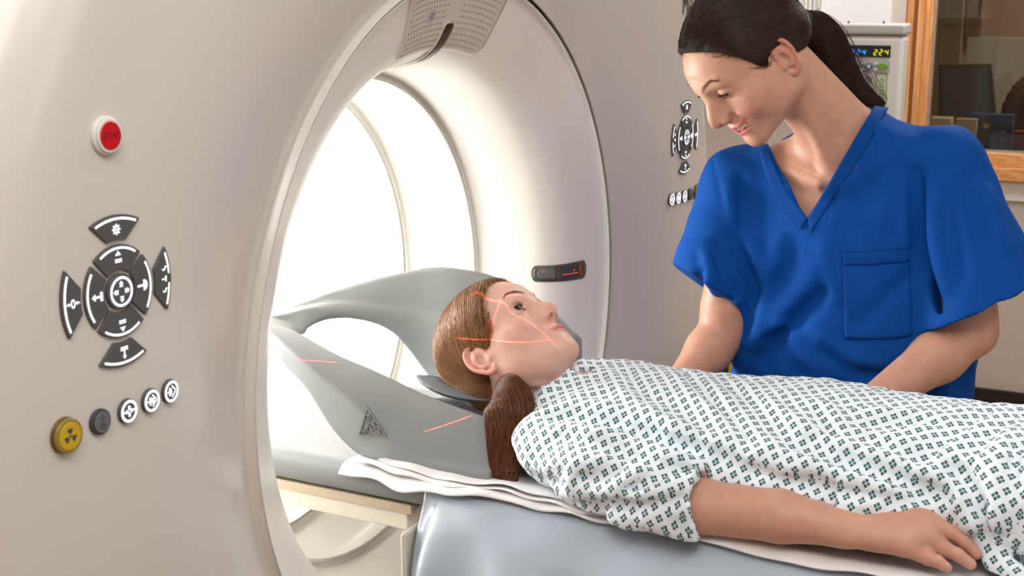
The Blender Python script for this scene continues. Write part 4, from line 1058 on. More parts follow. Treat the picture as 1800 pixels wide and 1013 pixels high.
def teeth_parts(T, q, parent):
    arc = lambda t: V(.0265 * math.sin(t), .0640 + .0270 * math.cos(t), 0)
    for k, (t0, t1) in enumerate([(-.02 + a, a + .30) for a in np.arange(-1.20, 1.19, .3)]):
        F2 = None; tm = (t0 + t1) / 2; c = arc(tm); big = 1.0 if abs(tm) < .35 else .88
        v, f = [], []
        nu, nv = 9, 10; R = frame((math.sin(tm), math.cos(tm), 0), (0, 0, 1))
        for i in range(nu):
            a = -math.pi / 2 + math.pi * i / (nu - 1)
            for j in range(nv):
                b = 2 * math.pi * j / nv; se = lambda u, e: math.copysign(abs(u) ** e, u)
                v.append(c + V(0, 0, -.0488 + (1 - big) * .002) + R @ V(.0041 * se(math.cos(a), .5) * se(math.cos(b), .5), .0028 * se(math.cos(a), .5) * se(math.sin(b), .7), .0053 * big * se(math.sin(a), .5)))
        mesh('tooth', T(np.array(v)), grid_faces(nu, nv, cv=True), M_TEETH, parent)
    F2 = Field((-.034, .045, -.070), (.034, .092, -.034), .0016); F2.ell((0, .062, -.052), (.029, .0205, .012), k=.004); v, f = F2.nets(); mesh('mouth_inside', T(v), f, M_GUM, parent)
def lashes(T, q, sides=(1, -1)):
    ps = []
    for s in sides:
        c = V(s * .0315, .0695, .0165); lz = q['lid']
        for k in range(46):
            t = (k / 45 - .5) * 2; a = t * .98
            zz = lz[0] + lz[1] * math.sqrt(max(0, 1 - t * t)) * .9
            d = V(s * math.sin(a) * .9, math.cos(a), 0); b = c + d * math.sqrt(max(.0137 ** 2 - zz * zz, 1e-6)) + V(0, 0, zz)
            L_ = .0070 * (.75 + .4 * abs(t)); out = d * .85 + V(s * .25 * t, 0, 0)
            dn = -.35 if q['smile'] else .15
            ps.append([b + out * L_ * u + V(0, 0, L_ * (dn * u + .55 * u * u)) for u in np.linspace(0, 1, 6)])
        if True:
            for k in range(26):
                t = (k / 25 - .5) * 2; a = t * .9; zz = lz[0] - lz[1] * math.sqrt(max(0, 1 - t * t)) * .9
                d = V(s * math.sin(a) * .9, math.cos(a), 0); b = c + d * math.sqrt(max(.0136 ** 2 - zz * zz, 1e-6)) + V(0, 0, zz)
                ps.append([b + d * .0032 * u + V(0, 0, -.0022 * u) for u in np.linspace(0, 1, 6)])
    P = np.array(ps); n = len(P); rad = np.repeat((np.array([.00022, .0002, .00017, .00013, .00009, .00003]))[None], n, 0)
    v, f, c = strands(P, rad, np.repeat(lin((40, 26, 20))[None], n, 0)); return T(v), f, c
def brows(T, q, Fh, n=95):
    ps, cols = [], []
    for s in (1, -1):
        for k in range(n):
            t = rng.random(); ax_ = .0095 + .039 * t; z = np.interp(ax_, [.0095, .020, .034, .0485], [.0335, .0405, .0455, .0420]); wdt = .0024 * (1 - t) ** .6 + .0005
            z0 = z + (rng.random() - .5) * wdt * 2; L_ = .0075
            b = V(s * ax_, 0, z0); d = V(s * 1, 0, .60 - .85 * t + rng.normal() * .12) * L_
            P = np.array([b + d * u for u in np.linspace(0, 1, 5)]); P[:, 1] = .08; P = drape(Fh, V(0, .0, .02), P, .0003); ps.append(P + V(0, .0007, 0) * np.linspace(0, 1, 5)[:, None]); cols.append(lin(q['browc']) * rng.uniform(.7, 1.15))
    P = np.array(ps); rad = np.repeat(np.array([.00014, .00017, .00015, .0001, .00004])[None], len(P), 0)
    v, f, c = strands(P, rad, np.array(cols)); return T(v), f, c
# ------------------------------------------------------------------ the girl on the table
def march(F, px, py, t0=1.4, t1=3.0):
    d = ray(px, py); ts = np.arange(t0, t1, .002); P = CAMP + d * ts[:, None]
    ok = ((P > F.lo) & (P < F.hi)).all(1); v = np.where(ok, sample(F, np.clip(P, F.lo, F.hi)), 1.)
    i = int(np.argmax(v < 0)) if (v < 0).any() else int(np.argmin(v))
    return P[i]
def mfold(F, pts, amp, w, n=14): return F.fold([march(F, *p) for p in pts], amp, w, n)
R_G = np.array([[-.9528, .1208, .2785], [.168, -.5544, .8151], [.2528, .8235, .5079]]); t_G = V(-.02, -.0244, 1.0127); s_G = .96
T_G = lambda v: t_G + s_G * np.asarray(v) @ R_G.T
I_G = lambda v: (np.asarray(v) - t_G) @ R_G / s_G
girl = empty('person', (0, -.45, .86), label='girl in patterned hospital gown lying on her back, head on the grey headrest', cat='person')

def hair_cap(q, zh_y, zh_z, ear_c, ear_r, h=.0016, th=.0065, part=None, tilt=0.):
    F = Field((-.096, -.125, -.075), (.096, .112, .148), h)
    cr_ = q['cr']; F.ell((0, cr_[0] - .002, cr_[1] + .001), (.0725 + th, cr_[2] + th * 1.2, cr_[3] + th), k=.01)
    F.ell((0, cr_[4], cr_[5]), (.0605 + th * .75, q['fore'] + th * .35, cr_[6] + th), k=.03)
    F.ell((0, -.062, -.010), (.048, .036, .034), k=.03)
    def cut(x, y, z):
        zz = np.interp(y, zh_y, zh_z).astype(np.float32) + tilt * np.abs(x)
        return (zz - z) * .75
    F.op(cut, F.lo, F.hi, .008, 'i', pad=0)
    for s in (1, -1): F.ell((s * ear_c[0], ear_c[1], ear_c[2]), ear_r, k=.004, mode='s')
    return F
def comb(F, roots_n, base, q, T, mid, off=(.0007, .0030), m=16, seed=1, c=(0, -.01, .045), spread=.010, wav=.0010, front=None):
    """strands combed over the cap surface from random roots to the gathering point"""
    r = np.random.default_rng(seed); c = V(*c)
    d = r.normal(size=(roots_n * (4 if front is None else 16), 3)); d /= np.linalg.norm(d, axis=1)[:, None]
    P = drape(F, c, c + d, 0.); keep = sample(F, c + (P - c) * .985) < 0; keep &= np.linalg.norm(P - c, axis=1) > .045
    if front is not None: keep &= P[:, 1] > front
    P = P[keep][:roots_n]; n = len(P)
    bt = V(*base) + r.normal(size=(n, 3)) * spread
    d0 = P - c; d0 /= np.linalg.norm(d0, axis=1)[:, None]; d1 = bt - c; d1 /= np.linalg.norm(d1, axis=1)[:, None]
    om = np.arccos(np.clip((d0 * d1).sum(1), -1, 1)); t = np.linspace(0, 1, m)
    so = np.sin(om)[:, None, None] + 1e-6
    D = (np.sin((1 - t)[None, :, None] * om[:, None, None]) * d0[:, None] + np.sin(t[None, :, None] * om[:, None, None]) * d1[:, None]) / so
    if mid is not None: D = D + V(*mid)[None, None] * (np.sin(t * np.pi)[None, :, None] * np.minimum(om, 1.6)[:, None, None])
    Q = drape(F, c, c + D, 0.); dd = Q - c; dd /= np.linalg.norm(dd, axis=-1, keepdims=True)
    o = r.uniform(off[0], off[1], n)[:, None, None]; lift = np.sin(np.clip(t * 1.1, 0, 1) * np.pi)[None, :, None] * .6 + .4
    ph = r.uniform(0, 6.28, n)[:, None, None]; side = np.cross(dd, np.gradient(Q, axis=1)); side /= np.linalg.norm(side, axis=-1, keepdims=True) + 1e-9
    return Q + dd * o * lift + side * wav * np.sin(t[None, :, None] * 7 + ph), r
def clear_ear(Q, r, c, rad):
    q = np.abs(Q[..., 0:1]) * np.array([1., 0, 0]) + Q * np.array([0, 1., 1.]); bad = ((((q - V(*c)) / V(*rad)) ** 2).sum(-1) < 1).any(1); return Q[~bad], r
def hair_cols(r, n, a, b, k=1.):
    w = r.beta(1.3, 1.6, n)[:, None]; return (lin(a) * (1 - w) + lin(b) * w) * r.uniform(.85, 1.15, n)[:, None] * k

# head, neck and body as one mesh
Fg = head_field(CHILD)
Fg2 = Field((-.096, -.118, -.175), (.096, .126, .138), .00135)
Fg2.d[:] = 1.; n0 = Fg2.n[2] - Fg.n[2]; Fg2.d[:, :, n0:] = Fg.d[:Fg2.n[0], :Fg2.n[1], :]
nk0, nk1 = I_G(V(-.030, -.035, .972)), I_G(V(-.005, -.165, .935))
Fg2.cone(nk0, nk1, .043 / s_G, .052 / s_G, .018)
Fg2.fold([V(.040, -.012, -.045), V(.036, .004, -.080), V(.018, .022, -.115)], .0030, .008)
vg, fg = Fg2.nets(); vg = relax(vg, fg, 2); cg = paint_head(vg, CHILD)
girl_skin = lin(CHILD['skin'])
B = Field((-.27, -1.02, .86), (.20, -.12, 1.02), .006)
B.fcone((0, -.17, .93), (0, -.50, .93), .135, .125, (0, 0, 1), .45, .03).fcone((0, -.5, .93), (0, -1.0, .93), .125, .13, (0, 0, 1), .45, .03)
B.path([(-.13, -.15, .925), (-.185, -.28, .912), (-.195, -.39, .9)], [.042, .036, .032], .02); B.path([(.13, -.15, .925), (.175, -.38, .905), (.17, -.6, .905)], [.042, .034, .024], .02)
vb, fb = B.nets()
H = Field((-.265, -.80, .858), (-.11, -.30, .965), .0016)
el, mi, wr = onX(1235, 893, -.20), onX(1372, 908, -.20), onX(1488, 929, -.197)
H.cone(V(-.193, -.28, .908), el, .0375, .0375, .01); H.cone(el, mi, .0375, .0335, .01); H.cone(mi, wr, .0335, .0235, .01)
fx = dict(P=[(1535, 945, -.206), (1588, 964, -.209), (1632, 982, -.207), (1664, 998, -.205)], R=[(1540, 938, -.197), (1598, 941, -.192), (1660, 965, -.188), (1706, 992, -.186)],
          M=[(1540, 928, -.186), (1608, 910, -.174), (1674, 937, -.170), (1716, 974, -.169)], I=[(1540, 920, -.176), (1622, 890, -.155), (1682, 905, -.150), (1726, 943, -.151)])
nails = []
for k_, L_ in fx.items():
    P = [onX(*p) for p in L_]; sc = .90 if k_ == 'P' else 1.
    dip = (P[2] + P[3]) / 2 + V(0, 0, .0022)
    H.cone(P[0], P[1], .0150, .0115 * sc, .014); H.path([P[1], P[2], dip, P[3]], [.0108 * sc, .0096 * sc, .0084 * sc, .0072 * sc], .0035)
    H.ell(P[1] + V(0, 0, .002), (.0088, .0105, .0085), k=.008)
    nails.append(P[3] + V(-.001, .004, .0055)); 
    for j, w_ in ((2, .0011), (2, .0011)):
        pass
    for dy in (-.003, .0015): H.fold([P[2] + V(-.009, dy, .001), P[2] + V(0, dy, .0105), P[2] + V(.009, dy, .001)], -.0007, .0010)
H.fcone(wr, (onX(*fx['P'][1]) + onX(*fx['I'][1])) / 2, .0270, .0300, (-.35, 0, 1), .62, .018)
H.path([wr + V(.012, -.01, 0), onX(1560, 905, -.150), onX(1600, 905, -.135), onX(1630, 915, -.13)], [.016, .014, .0105, .008], .01)
H.op(lambda x, y, z: (.8655 - z) + 0 * x + 0 * y, H.lo, H.hi, .004, 'i', pad=0)
vh, fh = H.nets(); vh = relax(vh, fh, 2); vh, fh, _ = cull(vh, fh, vh[:, 1] < -.305)
ch = np.repeat(lin((206, 156, 134))[None], len(vh), 0)
for nl in nails: w_ = np.exp(-(((vh - nl) / V(.0042, .0052, .004)) ** 2).sum(1) * 1.0)[:, None]; ch = ch * (1 - .6 * w_) + lin((240, 196, 186)) * .6 * w_
for k_, L_ in fx.items():
    for j in (1, 2): P = onX(*L_[j]); w_ = .3 * np.exp(-(((vh - P - V(0, 0, .009)) / .008) ** 2).sum(1))[:, None]; ch = ch * (1 - w_) + lin((214, 130, 112)) * w_
v_all, f_all = joinm([(T_G(vg), fg), (vb, fb), (vh, fh)])
mesh('body', v_all, f_all, M_SKIN_G, girl, cols=np.vstack([cg, np.repeat(girl_skin[None], len(vb), 0), ch]))
eye_parts(T_G, CHILD, (.34, 1, .10), (40, 32, 27), girl)
v2, f2, c2 = lashes(T_G, CHILD); mesh('eyelashes', v2, f2, M_HAIR, girl, cols=c2, kind='stuff')
v2, f2, c2 = brows(T_G, CHILD, Fg); mesh('eyebrows', v2, f2, M_HAIR, girl, cols=c2, kind='stuff')

# hair: cap, combed strands, low ponytail
Hg = hair_cap(CHILD, [-.13, -.09, -.065, -.050, -.036, -.020, -.004, .010, .022, .030, .039, .048, .0615, .0734, .085], [-.040, -.040, -.030, -.022, -.016, .004, .010, .004, .010, .020, .036, .054, .075, .089, .094], (.088, -.017, -.001), (.022, .020, .034), th=.0075)
vv, ff = Hg.nets(); vv = relax(vv, ff, 2)
GA, GB = (112, 70, 40), (190, 142, 94)
base_l = I_G(onX(882, 692, -.092)); hbase = [(T_G(vv), ff)]; hv, hf, hc = [], [], []
Q, r_ = comb(Hg, 4600, base_l, CHILD, T_G, (0, -.30, -.02), seed=3, spread=.008, c=(0, -.01, .035), wav=.002)
rd = np.full(Q.shape[:2], .00025); rd[:, -1] = .0002; rd[:, 0] = .00015
sv, sf, sc_ = strands(T_G(Q), rd, hair_cols(r_, len(Q), GA, GB)); hv.append(sv); hf.append(sf); hc.append(sc_)
# fine hairs growing forwards past the hairline
Q, r_ = comb(Hg, 1300, base_l, CHILD, T_G, (0, -.30, -.02), seed=33, spread=.008, c=(0, -.01, .035), off=(.0012, .0028), front=.02)
rd = np.full(Q.shape[:2], .00025); rd[:, 0] = .0002; rd[:, -1] = .0002
x = strands(T_G(Q), rd, hair_cols(r_, len(Q), GA, GB)); hv.append(x[0]); hf.append(x[1]); hc.append(x[2])
Hg2 = hair_cap(CHILD, [-.13, -.09, -.065, -.050, -.036, -.020, -.004, .010, .022, .030, .039, .048, .0615, .0734, .085], [-.050, -.055, -.045, -.034, -.022, .000, .004, -.006, .000, .010, .026, .044, .066, .080, .086], (.088, -.017, -.001), (.020, .018, .032), th=.0012)
Q, r_ = comb(Hg2, 4200, base_l, CHILD, T_G, (0, -.30, -.02), seed=23, spread=.010, c=(0, -.01, .035), off=(-.0006, .0010))
Q = Q[:, :13]; Q, r_k = clear_ear(Q, r_, (.080, -.017, -.001), (.022, .021, .036)); Qd = Q - V(0, -.01, .035); Qd /= np.linalg.norm(Qd, axis=-1, keepdims=True); Q = Q + Qd * (np.minimum(1, np.linspace(0, 1, 13) * 2.6)[None, :, None] * .0080)
rd = np.full(Q.shape[:2], .00022); rd[:, 0] = .00006; rd[:, 1] = .00014
x = strands(T_G(Q), rd, hair_cols(r_, len(Q), (112, 72, 42), (196, 150, 104))); hv.append(x[0]); hf.append(x[1]); hc.append(x[2])
tail = smoothpath([T_G(base_l[None])[0] + V(.006, .004, .006), onX(893, 705, -.115), onX(896, 745, -.130), onX(892, 790, -.140), onX(890, 830, -.150), onX(900, 852, -.160)], 22)
tw = np.interp(np.linspace(0, 1, 22), [0, .06, .2, .4, .62, .85, 1], [.012, .028, .036, .035, .027, .018, .008])
Ft = Field(tail.min(0) - .05, tail.max(0) + .05, .0028)
twb = tw * .78; twb[:6] *= np.array([.25, .3, .42, .56, .75, .9])
for i in range(21): Ft.fcone(tail[i], tail[i + 1], twb[i], twb[i + 1], (1, .25, 0), .55, .006)
tv, tf = Ft.nets(); tv = relax(tv, tf, 3); hbase.append((tv, tf)); hb_, hbf_ = joinm(hbase)
mesh('hair_base', hb_, hbf_, M_HAIRB, girl, cols=np.vstack([np.repeat(lin((104, 66, 38))[None], len(vv), 0), np.repeat(lin((78, 42, 24))[None], len(tv), 0)]))
def tail_strands(tail, tw, n, seed, a, b, nrm, flat, curl=.004, rad=.00028, endspread=1.):
    r = np.random.default_rng(seed); m = len(tail); T_ = np.gradient(tail, axis=0); T_ /= np.linalg.norm(T_, axis=1)[:, None]
    N = V(*nrm)[None] - T_ * (T_ @ V(*nrm))[:, None]; N /= np.linalg.norm(N, axis=1)[:, None]; B_ = np.cross(T_, N)
    an = r.uniform(0, 6.283, n); rr = r.uniform(.80, 1.10, n); ph = r.uniform(0, 6.283, n); t = np.linspace(0, 1, m)
    A = an[:, None] + .5 * np.sin(t[None] * 3 + ph[:, None]) * .5
    R_ = rr[:, None] * tw[None] * (1 + (endspread - 1) * t[None] ** 3)
    P = tail[None] + N[None] * (np.cos(A) * R_ * flat)[..., None] + B_[None] * (np.sin(A) * R_)[..., None] + B_[None] * (curl * np.sin(t[None] * 9 + ph[:, None]) * .25)[..., None]
    rd = np.full((n, m), rad); rd[:, -3:] *= np.array([.8, .6, .3])[None]
    return strands(P, rd, hair_cols(r, n, a, b))
for x in (tail_strands(tail, tw, 2600, 5, (74, 38, 20), (142, 86, 50), (1, .25, 0), .58, curl=.006), ): hv.append(x[0]); hf.append(x[1]); hc.append(x[2])
hvv, hff = joinm(list(zip(hv, hf))); mesh('hair', hvv, hff, M_HAIR, girl, cols=np.vstack(hc))

# gown ------------------------------------------------------------------
G = Field((-.285, -1.12, .858), (.235, -.085, 1.075), .0031)
G.fcone((.0, -.185, .926), (.0, -.50, .930), .150, .166, (0, 0, 1), .50, .02).fcone((.0, -.50, .930), (0, -1.1, .930), .166, .176, (0, 0, 1), .50, .03)
G.cone((-.062, -.165, .934), (.075, -.172, .936), .046, .046, .03)
G.fcone((-.10, -.20, .925), (-.14, -.62, .915), .070, .060, (-.2, 0, 1), .85, .03)
G.cone((-.150, -.40, .900), (-.140, -.60, .898), .038, .036, .02)
G.cone((.12, -.17, .925), (.165, -.42, .91), .055, .05, .03)
G.cone((-.10, -.80, .945), (-.06, -1.1, .965), .070, .085, .04)
G.path([(-.150, -.85, .900), (-.185, -.93, .905), (-.20, -1.1, .905)], [.034, .045, .05], .03)
G.cone((.05, -.82, .955), (.06, -1.1, .97), .065, .085, .04)
# sleeve on the near arm
S0, S1, S2, S3 = V(-.140, -.150, .922), V(-.188, -.25, .915), V(-.204, -.34, .906), V(-.210, -.440, .902)
G.path([S0, S1, S2, S3], [.052, .054, .054, .052], .022)
G.cone((-.245, -.30, .878), (-.240, -.44, .876), .012, .014, .02)
# sleeve opening: everything beyond the hem plane near the arm goes, and the sleeve is hollow there
hp = V(-.210, -.413, .90); hn = V(-.10, -1, .18); hn /= np.linalg.norm(hn)
G.op(lambda x, y, z: np.maximum((x - hp[0]) * -hn[0] + (y - hp[1]) * -hn[1] + (z - hp[2]) * -hn[2], x + .158 + 0 * y + (z - .9) * .3) * 1.0, (-.29, -.56, .85), (-.13, -.36, .98), .003, 's')
G.cone(hp + hn * .05, hp - hn * .016, .044, .038, .004, 's')
# body edge lies over the arm
G.path([onX(1262, 848, -.172), onX(1330, 862, -.174), onX(1400, 876, -.174), onX(1500, 898, -.172), onX(1600, 893, -.155), onX(1652, 890, -.130)], [.010, .0125, .013, .013, .013, .012], .010)
G.path([onX(1262, 835, -.150), onX(1400, 858, -.150), onX(1500, 880, -.150), onX(1600, 880, -.140)], [.03, .03, .028, .025], .02)
G.path([onX(1668, 893, -.125), onX(1718, 930, -.140), onX(1755, 985, -.160), onX(1790, 1015, -.185)], [.012, .012, .012, .012], .016)
# neck opening
G.cone(T_G(V(0, .02, -.03)[None])[0], V(-.004, -.142, .945), .054, .050, .006, 's')
G.path([onX(938, 740, -.105), onX(960, 697, -.078), onX(998, 662, -.025), onX(1028, 650, .03), V(.07, -.150, .985)], [.0085, .0095, .010, .010, .009], .018)
for amp, w, P in [
    (-.0135, .009, [(938, 735), (1008, 731), (1082, 748), (1175, 775), (1268, 806), (1340, 826)]),
    (.008, .012, [(960, 716), (1040, 712), (1110, 728), (1200, 756), (1290, 786), (1370, 812), (1450, 838)]),
    (-.014, .008, [(948, 766), (1035, 776), (1097, 798), (1175, 822), (1250, 842)]),
    (.007, .010, [(930, 752), (1040, 757), (1110, 775), (1180, 800), (1250, 822)]),
    (.010, .007, [(1068, 862), (1112, 840), (1140, 812)]), (-.009, .007, [(1084, 872), (1140, 845), (1185, 832)]),
    (-.008, .007, [(950, 842), (1040, 838), (1100, 822)]), (.006, .009, [(960, 872), (1050, 866), (1130, 868), (1200, 850)]),
    (-.006, .008, [(985, 885), (1080, 892), (1170, 885), (1215, 868)]), (.005, .008, [(920, 820), (1000, 812), (1070, 806)]),
    (-.010, .009, [(1097, 645), (1128, 682), (1190, 712), (1245, 762)]), (.008, .010, [(1070, 650), (1100, 700), (1160, 735), (1225, 780)]),
    (.009, .010, [(1150, 645), (1200, 680), (1250, 720), (1300, 775)]), (-.009, .010, [(1180, 648), (1235, 685), (1290, 738), (1335, 790)]),
    (.009, .010, [(1215, 655), (1268, 700), (1325, 770), (1400, 812)]), (-.008, .010, [(1260, 660), (1330, 712), (1390, 770), (1460, 815)]),
    (.006, .008, [(1290, 668), (1380, 728), (1440, 770)]),
    (.010, .008, [(1450, 706), (1466, 728), (1490, 760)]), (-.009, .008, [(1430, 712), (1446, 745), (1480, 785)]),
    (-.008, .008, [(1475, 742), (1540, 745), (1610, 741), (1669, 744)]), (.007, .009, [(1480, 722), (1560, 725), (1640, 726)]),
    (-.014, .010, [(1406, 764), (1481, 809), (1524, 824), (1636, 864), (1675, 888)]), (.010, .011, [(1420, 742), (1490, 785), (1560, 805), (1640, 836), (1690, 862)]),
    (.009, .009, [(1380, 790), (1450, 826), (1530, 850), (1610, 876)]), (-.005, .007, [(1340, 834), (1422, 852), (1504, 868), (1570, 876), (1625, 880)]),
    (.012, .013, [(1800, 716), (1740, 745), (1680, 790), (1668, 830)]), (-.010, .012, [(1770, 712), (1700, 745), (1640, 790), (1600, 815)]),
    (.010, .010, [(1672, 800), (1730, 822), (1748, 877), (1758, 943)]), (-.010, .009, [(1650, 812), (1700, 838), (1722, 890), (1735, 950)]),
    (.009, .010, [(1690, 850), (1700, 900), (1715, 940)]), (-.009, .010, [(1790, 770), (1775, 850), (1780, 930), (1790, 990)]), (.008, .011, [(1800, 740), (1760, 790), (1768, 860), (1776, 940)]),
    (-.006, .008, [(1520, 770), (1590, 800), (1650, 822)]), (.005, .008, [(1540, 760), (1610, 782), (1665, 800)]),
    (.005, .006, [(1000, 655), (965, 685), (940, 718)]),
]: mfold(G, P, amp * 1.45, w * 1.08)
def wr_(x, y, z): return (.0017 * np.sin(y * 95 + x * 60 + 3 * np.sin(z * 40)) + .0013 * np.sin(y * 60 - x * 130 + z * 90) + .0006 * np.sin(x * 210 + y * 170)).astype(np.float32)
G.op(wr_, G.lo, G.hi, 0, 'add', pad=0)
G.op(lambda x, y, z: (.8625 - z) + 0 * x + 0 * y, G.lo, G.hi, .004, 'i', pad=0)
gv, gf = G.nets(); gv = relax(gv, gf, 2); gN = vnormals(gv, gf)
gv, gf, _u = cull(gv, gf, ((gN[:, 2] > -.75) | (gv[:, 2] > .869)) & (gv[:, 1] > -1.10))
def unfold(v, F, uv, it=70):
    e = np.vstack([F[:, [0, 1]], F[:, [1, 2]], F[:, [2, 3]], F[:, [3, 0]], F[:, [0, 2]], F[:, [1, 3]]]); e.sort(axis=1); e = np.unique(e, axis=0)
    L3 = np.linalg.norm(v[e[:, 0]] - v[e[:, 1]], axis=1); n = len(v); deg = np.bincount(e.ravel(), minlength=n).clip(1)
    for _ in range(it):
        d = uv[e[:, 1]] - uv[e[:, 0]]; L_ = np.linalg.norm(d, axis=1) + 1e-9; cc_ = d * ((L_ - L3) / L_ * .5)[:, None]
        a = np.stack([np.bincount(e[:, 0], weights=cc_[:, i], minlength=n) - np.bincount(e[:, 1], weights=cc_[:, i], minlength=n) for i in (0, 1)], 1)
        uv = uv + a / deg[:, None] * 1.6
    return uv
uv = np.c_[gv[:, 1], gv[:, 0] * .78 + gv[:, 2] * .62]; uv = unfold(gv, gf, uv, 90)
M_GOWN = bpy.data.materials.new('gown_print'); M_GOWN.use_nodes = True; nt = M_GOWN.node_tree; b_ = nt.nodes['Principled BSDF']; L = nt.links
b_.inputs['Roughness'].default_value = .85; b_.inputs['Specular IOR Level'].default_value = .2; b_.inputs['Sheen Weight'].default_value = .15
um = nt.nodes.new('ShaderNodeUVMap'); um.uv_map = 'UVMap'
mp = nt.nodes.new('ShaderNodeMapping'); mp.inputs['Rotation'].default_value = (0, 0, math.radians(38)); mp.inputs['Scale'].default_value = (1 / .0142, 1 / .0142, 1)
L.new(um.outputs[0], mp.inputs[0]); sx_ = nt.nodes.new('ShaderNodeSeparateXYZ'); L.new(mp.outputs[0], sx_.inputs[0])
def mn(op, a, b=None):
    n = nt.nodes.new('ShaderNodeMath'); n.operation = op
    for i, q in enumerate((a, b)):
        if q is None: continue
        if isinstance(q, (int, float)): n.inputs[i].default_value = q
        else: L.new(q, n.inputs[i])
    return n.outputs[0]
fr2 = [mn('SUBTRACT', mn('FRACT', sx_.outputs[i]), .5) for i in (0, 1)]; ab = [mn('ABSOLUTE', f_) for f_ in fr2]
inside = mn('MULTIPLY', mn('LESS_THAN', ab[0], .275), mn('LESS_THAN', ab[1], .275)); gap = mn('MULTIPLY', mn('GREATER_THAN', ab[0], .025), mn('GREATER_THAN', ab[1], .025))
mask = mn('MULTIPLY', inside, gap); sgn = mn('GREATER_THAN', mn('MULTIPLY', fr2[0], fr2[1]), 0)
def mixrgb(f, a, b):
    n = nt.nodes.new('ShaderNodeMix'); n.data_type = 'RGBA'
    L.new(f, n.inputs[0])
    for i, q in ((6, a), (7, b)):
        if isinstance(q, tuple): n.inputs[i].default_value = (*q, 1)
        else: L.new(q, n.inputs[i])
    return n.outputs[2]
motif = mixrgb(sgn, srgb(84, 84, 94), srgb(52, 122, 118)); L.new(mixrgb(mask, srgb(234, 243, 250), motif), b_.inputs['Base Color'])
wv = nt.nodes.new('ShaderNodeTexNoise'); wv.inputs['Scale'].default_value = 1400; bp = nt.nodes.new('ShaderNodeBump'); bp.inputs['Strength'].default_value = .15; bp.inputs['Distance'].default_value = .0005
L.new(um.outputs[0], wv.inputs['Vector']); L.new(wv.outputs['Fac'], bp.inputs['Height']); L.new(bp.outputs[0], b_.inputs['Normal'])
gown = mesh('gown', gv, gf, M_GOWN, girl, uvs=uv)
# legs under the gown and beyond the picture
Lg = Field((-.20, -1.75, .86), (.20, -1.02, 1.02), .008)
for s in (1, -1): Lg.path([(s * .085, -1.0, .935), (s * .09, -1.35, .925), (s * .085, -1.62, .905)], [.072, .050, .036], .02); Lg.cone((s * .085, -1.62, .905), (s * .095, -1.66, .975), .034, .026, .02)
lv, lf = Lg.nets(); mesh('legs', lv, lf, M_SKIN_G, girl, cols=np.repeat(girl_skin[None], len(lv), 0))
# ------------------------------------------------------------------ the nurse
R_N = np.array([[.6788, -.5285, -.5099], [.7299, .4092, .5475], [-.0807, -.7438, .6635]]); t_N = V(.2504, -.309, 1.4577); s_N = 1.03
T_N = lambda v: t_N + s_N * np.asarray(v) @ R_N.T
I_N = lambda v: (np.asarray(v) - t_N) @ R_N / s_N
nurse = empty('person', (.50, -.43, 0), label='smiling woman with dark ponytail in blue scrubs leaning over the table', cat='person')
SHR, SHL = V(.395, -.250, 1.240), V(.435, -.585, 1.285)          # shoulder joints, her right / her left
ELR, WRR, HAR = onX(1274, 580, .370), onX(1184, 690, .262), onX(1095, 672, .160)
ELL, WRL, HAL = onX(1706, 583, .400), onX(1515, 722, .235), onX(1430, 745, .16)
NB = V(.405, -.440, 1.315)
def torso(F, X, R, k):
    """neck and chest; X maps world points into the grid frame, R rotates axes, k scales lengths"""
    A = X(T_N(V(0, -.028, -.045)[None])[0])
    F.cone(A, X(NB), .0500 * k, .0580 * k, .022 * k)
    F.cone(X(NB + V(-.01, .02, -.01)), X(SHR + V(.01, -.02, .012)), .048 * k, .036 * k, .04 * k)
    F.cone(X(NB + V(0, -.02, -.01)), X(SHL + V(.01, .02, .012)), .048 * k, .036 * k, .04 * k)
    F.ell(X(V(.435, -.425, 1.185)), V(.098, .165, .150) * k, R, .04 * k)
    for a, b in (((.338, -.405, 1.262), (.378, -.30, 1.290)), ((.345, -.435, 1.264), (.395, -.53, 1.315))): F.cone(X(V(*a)), X(V(*b)), .010 * k, .009 * k, .020 * k)
    t_ = T_N(V(-.050, -.020, -.035)[None])[0]
    F.cone(X(t_), X(V(.352, -.425, 1.268)), .012 * k, .010 * k, .018 * k)
Fn = head_field(ADULT)
Fn2 = head_field(ADULT, lo=(-.125, -.150, -.292), hi=(.125, .152, .138))
torso(Fn2, I_N, R_N.T, 1 / s_N)
vn, fn = Fn2.nets(); vn = relax(vn, fn, 2); cn = paint_head(vn, ADULT)
Bn = Field((.22, -.62, 1.12), (.52, -.22, 1.46), .0026)
Bt = Field(Bn.lo, Bn.hi, Bn.h); torso(Bt, lambda p: p, np.eye(3), 1.)
Bn.d = Bt.d + .005
vb, fb = Bn.nets(); vb, fb, _ = cull(vb, fb, I_N(vb)[:, 2] < -.16)
sk = lin(ADULT['skin']); cb = np.repeat(sk[None], len(vb), 0)
